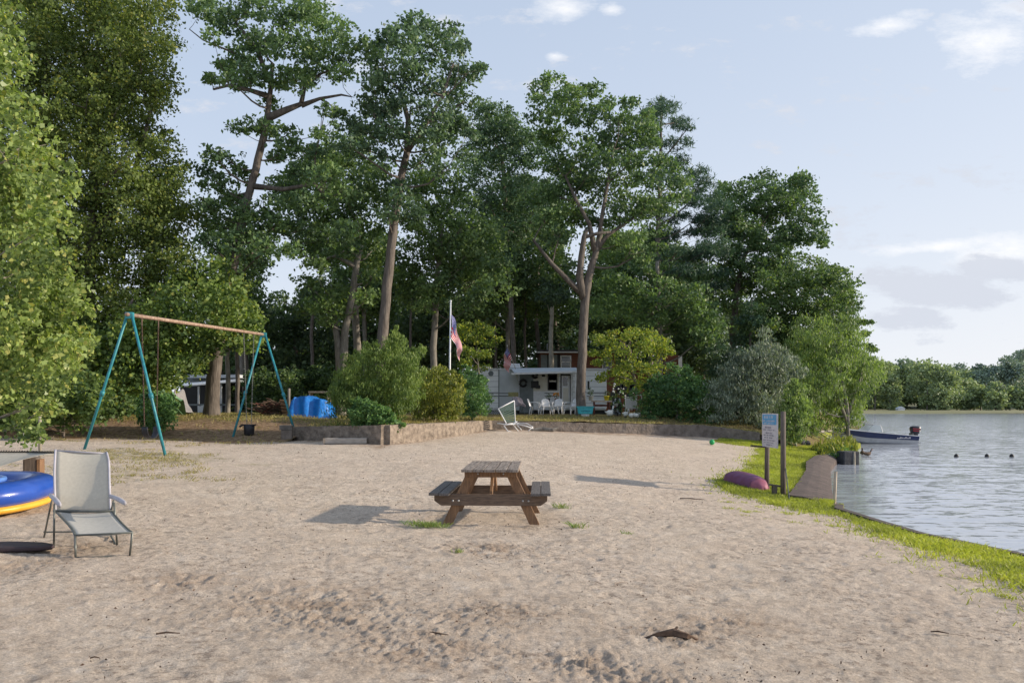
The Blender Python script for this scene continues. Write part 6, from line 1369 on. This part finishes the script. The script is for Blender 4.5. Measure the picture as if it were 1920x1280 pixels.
# small things on the sand ------------------------------------------------------------------------------
g0 = G(1268,1196,3,12); t = thing('driftwood', 'gnarled dark driftwood stub half buried in the dug sand, lower right of centre', 'driftwood', g0, .1)
m = MB(); m.tube([(-.22,.02,.0),(-.12,.03,.025),(-.02,0,.04),(.07,-.02,.02),(.15,-.01,-.01)],[.008,.02,.028,.022,.008],9,wob=.28); m.tube([(-.02,0,.04),(.02,.04,.07)],[.018,.007],6,wob=.2); m.build('stub', M['stick'], t)
for k, (x, y, l, rz, lab) in enumerate(((315,1189,.16,.1,'short straight reddish stick left of centre in the foreground sand'),(1300,936,.5,-.5,'thin bent twig on the sand left of the kayak shadow'),(1762,1187,.12,-.4,'small dark twig at the right of the foreground sand'),(178,1235,.06,0,'dark bark chip in the lower left sand'),(1165,1094,.14,.3,'pale chip of wood right of centre'),(815,1190,.2,-.2,'dark curved twig below the picnic table'))):
    g0 = G(x, y, 2, 25); t = thing('twig', lab, 'twig', g0, rz); m = MB(); m.tube([(-l/2,0,.008),(-l*.1,l*.06,.014),(l/2,0,.008)],[.004+l*.012,.005+l*.014,.003],5,wob=.2); m.build('stem', M['stick'] if k != 4 else M['wood_raw'], t)
# litter of fine debris, clods
rr = np.random.default_rng(8); C = []; 
for k in range(9000):
    y = rr.uniform(2.0, 5)**1 if rr.random() < .4 else rr.uniform(3, 24); x = rr.uniform(-.72,.6)*(y+.6)
    if x > 4.2+.02*y: continue
    C.append((x,y))
C = np.array(C); msk = (vnoise(C[:,0]*1.3, C[:,1]*1.3) > .42); C = C[msk]; zc_ = np.array([float(hs(x,y)) for x,y in C])+.012
a1 = rr.normal(size=(len(C),3))*np.array([1,1,.4]); a1 /= np.linalg.norm(a1,axis=1)[:,None]; sz = rr.uniform(.003,.013,len(C))[:,None]*(1+.03*C[:,1:2]); b1 = np.cross(a1, rr.normal(size=(len(C),3))); b1 /= np.linalg.norm(b1,axis=1)[:,None]
Cc3 = np.column_stack([C, zc_]); V = np.stack([Cc3-a1*sz, Cc3+b1*sz*.35+np.array([0,0,.006]), Cc3+a1*sz, Cc3-b1*sz*.35],1).reshape(-1,3)
o = fastmesh('leaf_litter', V, np.arange(len(V)).reshape(-1,4), M['stick']); tag(o, 'scattered dry leaf crumbs and bark specks on the sand', 'litter', kind='stuff')
# grass -------------------------------------------------------------------------------------------------
def blades(XY, h, w, lean=.5, z=None):
    n = len(XY); z = np.array([float(hs(x,y)) for x,y in XY]) if z is None else z
    B = np.column_stack([XY, z]); ang = RNG.uniform(0, 2*math.pi, n); s = np.stack([np.cos(ang), np.sin(ang), np.zeros(n)],1)*w[:,None]*.5
    tip = B + np.stack([RNG.normal(0,lean,n)*h, RNG.normal(0,lean,n)*h, h],1)
    mid = B*.55+tip*.45; mid[:,2] += h*.12
    return np.stack([B-s, B+s, mid+s*.8, tip],1).reshape(-1,3)
def grass_sheet():
    n = 420000; y = 5.5+ (RNG.random(n)**1.6)*30; x = shore_x(y) - .1 - RNG.random(n)*5.2
    lawn = inpoly(x, y, LAWN); dl = polydist(x, y, LE); sg_ = np.where(lawn, dl, -dl)+.35*fbm(x*2.1, y*2.1, 4)+.12*fbm(x*9, y*9, 2)
    inr = inpoly(x, y, [tuple(p) for p in A]+[(14.5,30.0),(12.0,25.0),(10.6,21.8),(9.6,19.0),(8.5,16.6),(6.75,15.7)])
    p = np.where(sg_ > .12, 1, np.exp((sg_-.12)*7))*(.55+.45*sst(.3,.55,vnoise(x*2.3,y*2.3)))
    k = (RNG.random(n) < p) & ~inr & (shore_x(y)-x > .12)
    x, y = x[k], y[k]; n = len(x); z = hs(x,y)+.05*fbm(x*.35,y*.35,3)-.005
    h = RNG.uniform(.03,.085,n)*(.7+.6*vnoise(x*1.1,y*1.1)); w = RNG.uniform(.006,.012,n)*(1+y*.06)
    V = blades(np.column_stack([x,y]), h, w, .6, z); T = np.clip(.35+.35*(vnoise(x*1.4,y*1.4)-.3)*1.6+RNG.normal(0,.18,n),0,1)
    o = fastmesh('grass', V, np.arange(n*4).reshape(-1,4), L['grass'], tint=np.repeat(T,4)); tag(o, 'short bright yellow green grass growing along the lake edge', 'grass', kind='stuff')
grass_sheet()
def tuft_patch(name, label, spots, lm, n, h, w=.008, kind=None):
    X = []; 
    for (px, py, r) in spots:
        g_ = G(px, py, 3, 40); m_ = int(n*r/.15); X.append(np.column_stack([g_.x+RNG.normal(0,r*.6,m_), g_.y+RNG.normal(0,r*.45,m_)]))
    X = np.concatenate(X); m_ = len(X); V = blades(X, RNG.uniform(.4,1,m_)*h, RNG.uniform(.6,1.3,m_)*w, .7)
    o = fastmesh(name, V, np.arange(m_*4).reshape(-1,4), lm, tint=np.repeat(RNG.uniform(.1,1,m_),4)); return tag(o, label, 'weeds', kind=kind)
tuft_patch('weed_patch', 'patch of green weeds at the left foot of the picnic table', [(775,984,.14),(790,985,.14),(798,985,.14),(806,986,.14),(814,986,.14),(825,987,.13)], L['tuft'], 85, .075)
tuft_patch('grass_tuft', 'small green tuft right of the picnic table', [(1053,951,.09)], L['tuft'], 120, .10)
tuft_patch('grass_tuft', 'small tuft lower right of the picnic table', [(1082,990,.08)], L['tuft'], 110, .10)
tuft_patch('grass_tuft', 'tiny weed right of the tuft below the picnic table', [(1178,1003,.07)], L['tuft'], 90, .06)
tuft_patch('grass_tuft', 'single low green weed left of the dug up sand below the table', [(857,1037,.05)], L['tuft'], 90, .07)
tuft_patch('grass_tuft', 'low weed on the sand toward the lake, left one', [(1652,1048,.08)], L['grass'], 110, .05)
tuft_patch('grass_tuft', 'low weed on the sand toward the lake, right one', [(1727,1050,.06)], L['grass'], 100, .06)
sp_ = []; rr = random.Random(21)
for k in range(90):
    y = rr.uniform(18, 26); sp_.append((rr.uniform(90,420), rr.uniform(822,905), rr.uniform(.1,.3)))
for k in range(60): sp_.append((rr.uniform(170,350), rr.uniform(845,865), rr.uniform(.1,.25)))
for k in range(40): sp_.append((rr.uniform(-20,220), rr.uniform(872,915), rr.uniform(.05,.15)))
tuft_patch('dry_grass', 'sparse dry grass around the feet of the swing set', sp_, L['dry'], 26, .07, .012, 'stuff')
sp_ = [(rr.uniform(1330,1900), 0, rr.uniform(.04,.14)) for k in range(70)]
sp_ = [(x, np.interp(x,[1330,1440,1560,1700,1800,1920],[925,960,985,1040,1075,1125])+rr.uniform(-18,22), r) for x,_,r in sp_]
tuft_patch('sparse_grass', 'thin straggling grass on the sand beside the green strip', sp_, L['grass'], 60, .045, .009, 'stuff')
# yard grass / weeds behind the wall and on the left bank
n = 60000; x = RNG.uniform(-16, 12, n); y = 22.5+RNG.random(n)**1.3*14; k = ((x > -6.7) | (y > 27.5) | (RNG.random(n) < .12)) & ((y > wall_y(x)+.15) | (x < -6.7)) & (vnoise(x*1.2,y*1.2) > .33) & (shore_x(y)-x > 1)
x, y = x[k], y[k]; z = np.maximum(hyard(x,y)+.04*fbm(x*1.1,y*1.1,3)+.02*fbm(x*4,y*4,3), hs(x,y)); n = len(x)
V = blades(np.column_stack([x,y]), RNG.uniform(.04,.13,n), RNG.uniform(.012,.026,n), .6, z-.01)
tag(fastmesh('yard_grass', V, np.arange(n*4).reshape(-1,4), L['dry'], tint=np.repeat(RNG.uniform(0,1,n),4)), 'patchy half dry grass of the yard above the retaining wall', 'grass', kind='stuff')
# ------------------------------------------------------------------ sky, sun, camera
EL, AZ = math.radians(18.3), math.radians(90+1)   # from straight ahead (+Y) clockwise to the right
sx, sy, sz = math.sin(AZ)*math.cos(EL), math.cos(AZ)*math.cos(EL), math.sin(EL)
sun = bpy.data.lights.new('sun', 'SUN'); sun.energy = 5.6; sun.angle = math.radians(.9); sun.color = (1,.86,.68)
so = link(bpy.data.objects.new('sun', sun)); so.rotation_euler = Vector((-sx,-sy,-sz)).to_track_quat('-Z','Y').to_euler()
W = bpy.data.worlds.new('World'); S.world = W; W.use_nodes = True; nt = W.node_tree
bgn = nt.nodes['Background']; sky = N(nt, 'ShaderNodeTexSky'); sky.sky_type = 'NISHITA'; sky.sun_disc = False
sky.sun_elevation = EL; sky.sun_rotation = AZ; sky.air_density = 1.0; sky.dust_density = 1.6; sky.ozone_density = 1.4; sky.altitude = 50
tc = N(nt, 'ShaderNodeTexCoord'); dirv = tc.outputs['Generated']
sp = N(nt, 'ShaderNodeSeparateXYZ'); nt.links.new(dirv, sp.inputs[0])
zc = math_node(nt, 'MAXIMUM', sp.outputs[2], 0)
# thin haze veil: whiter towards the horizon and towards the sun
haze = math_node(nt, 'POWER', math_node(nt, 'SUBTRACT', 1, zc, clamp=True), 4.0)
tosun = math_node(nt, 'MULTIPLY_ADD', sp.outputs[0], .5, .5)
hz = math_node(nt, 'ADD', math_node(nt,'MULTIPLY',haze,.62), math_node(nt,'MULTIPLY', math_node(nt,'POWER',tosun,3), .38), clamp=True)
veil = mixc(nt, math_node(nt,'MULTIPLY_ADD',hz,.4,.60,clamp=True), sky.outputs[0], (6.7,8.2,10.7))
veil = mixc(nt, math_node(nt,'MULTIPLY',hz,1.0,clamp=True), veil, (10.1,9.8,9.45))
# clouds
yy = math_node(nt, 'MAXIMUM', sp.outputs[1], .05)
u = math_node(nt, 'DIVIDE', sp.outputs[0], yy); v = math_node(nt, 'DIVIDE', sp.outputs[2], yy)
cv = N(nt, 'ShaderNodeCombineXYZ'); nt.links.new(u, cv.inputs[0]); nt.links.new(v, cv.inputs[1])
mpc = N(nt, 'ShaderNodeMapping'); mpc.inputs['Scale'].default_value = (1,2.4,1); nt.links.new(cv.outputs[0], mpc.inputs['Vector'])
cn = noise_node(nt, mpc.outputs[0], 8, 9, .68); cn2 = noise_node(nt, mpc.outputs[0], 22, 6, .62)
def puff(px, py, rx, ry, rot=0):
    cu, cvv = (px-960)/F, (HY-py)/F
    m = N(nt, 'ShaderNodeMapping'); m.vector_type = 'TEXTURE'; m.inputs['Location'].default_value = (cu, cvv, 0); m.inputs['Rotation'].default_value = (0,0,rot); m.inputs['Scale'].default_value = (rx/F, ry/F, 1)
    nt.links.new(cv.outputs[0], m.inputs['Vector']); l = N(nt, 'ShaderNodeVectorMath', operation='LENGTH'); nt.links.new(m.outputs[0], l.inputs[0])
    return math_node(nt, 'SUBTRACT', 1, l.outputs['Value'], clamp=True)
def addm(*a):
    r = a[0]
    for b_ in a[1:]: r = math_node(nt, 'MAXIMUM', r, b_)
    return r
white = addm(puff(1850,70,170,95,.35), puff(1660,48,110,32,.25), puff(1060,15,90,45,0), puff(1145,20,40,22), puff(1760,462,200,22,.10), puff(1870,490,170,50), puff(1040,104,30,16), puff(1900,470,120,60))
dark = addm(puff(1745,548,170,62), puff(1720,590,110,34,-.1), puff(1880,505,150,34), puff(1680,600,60,26))
thr = lambda m, n_, g, o_=.30: math_node(nt, 'MULTIPLY', math_node(nt,'SUBTRACT', math_node(nt,'ADD', m, math_node(nt,'MULTIPLY',math_node(nt,'SUBTRACT',n_,.5),2.6)), o_), g, clamp=True)
fwd = ramp_fac(nt, sp.outputs[1], .1, .2, 1)
wm = math_node(nt,'MULTIPLY', thr(white, cn, 1.1), fwd); dm = math_node(nt,'MULTIPLY', thr(dark, cn, 3.2, .16), fwd)
col = mixc(nt, math_node(nt,'MULTIPLY',wm,.85), veil, (11.5,11.3,11.2))
col = mixc(nt, math_node(nt,'MULTIPLY',dm,.95), col, (7.0,7.4,8.3))
nt.links.new(col, bgn.inputs[0]); bgn.inputs[1].default_value = .1
cam = bpy.data.cameras.new('camera'); co = link(bpy.data.objects.new('camera', cam)); co.location = (0,0,EYE); co.rotation_euler = (math.radians(90),0,0)
cam.sensor_width = 36; cam.lens = F/1920*36; cam.shift_y = (HY-640)/1920; cam.clip_end = 3000; cam.clip_start = .05
S.camera = co
S.view_settings.view_transform = 'Standard'; S.view_settings.look = 'None'; S.view_settings.exposure = 0; S.view_settings.gamma = 1
S.cycles.max_bounces = 6; S.cycles.diffuse_bounces = 3; S.cycles.transparent_max_bounces = 4
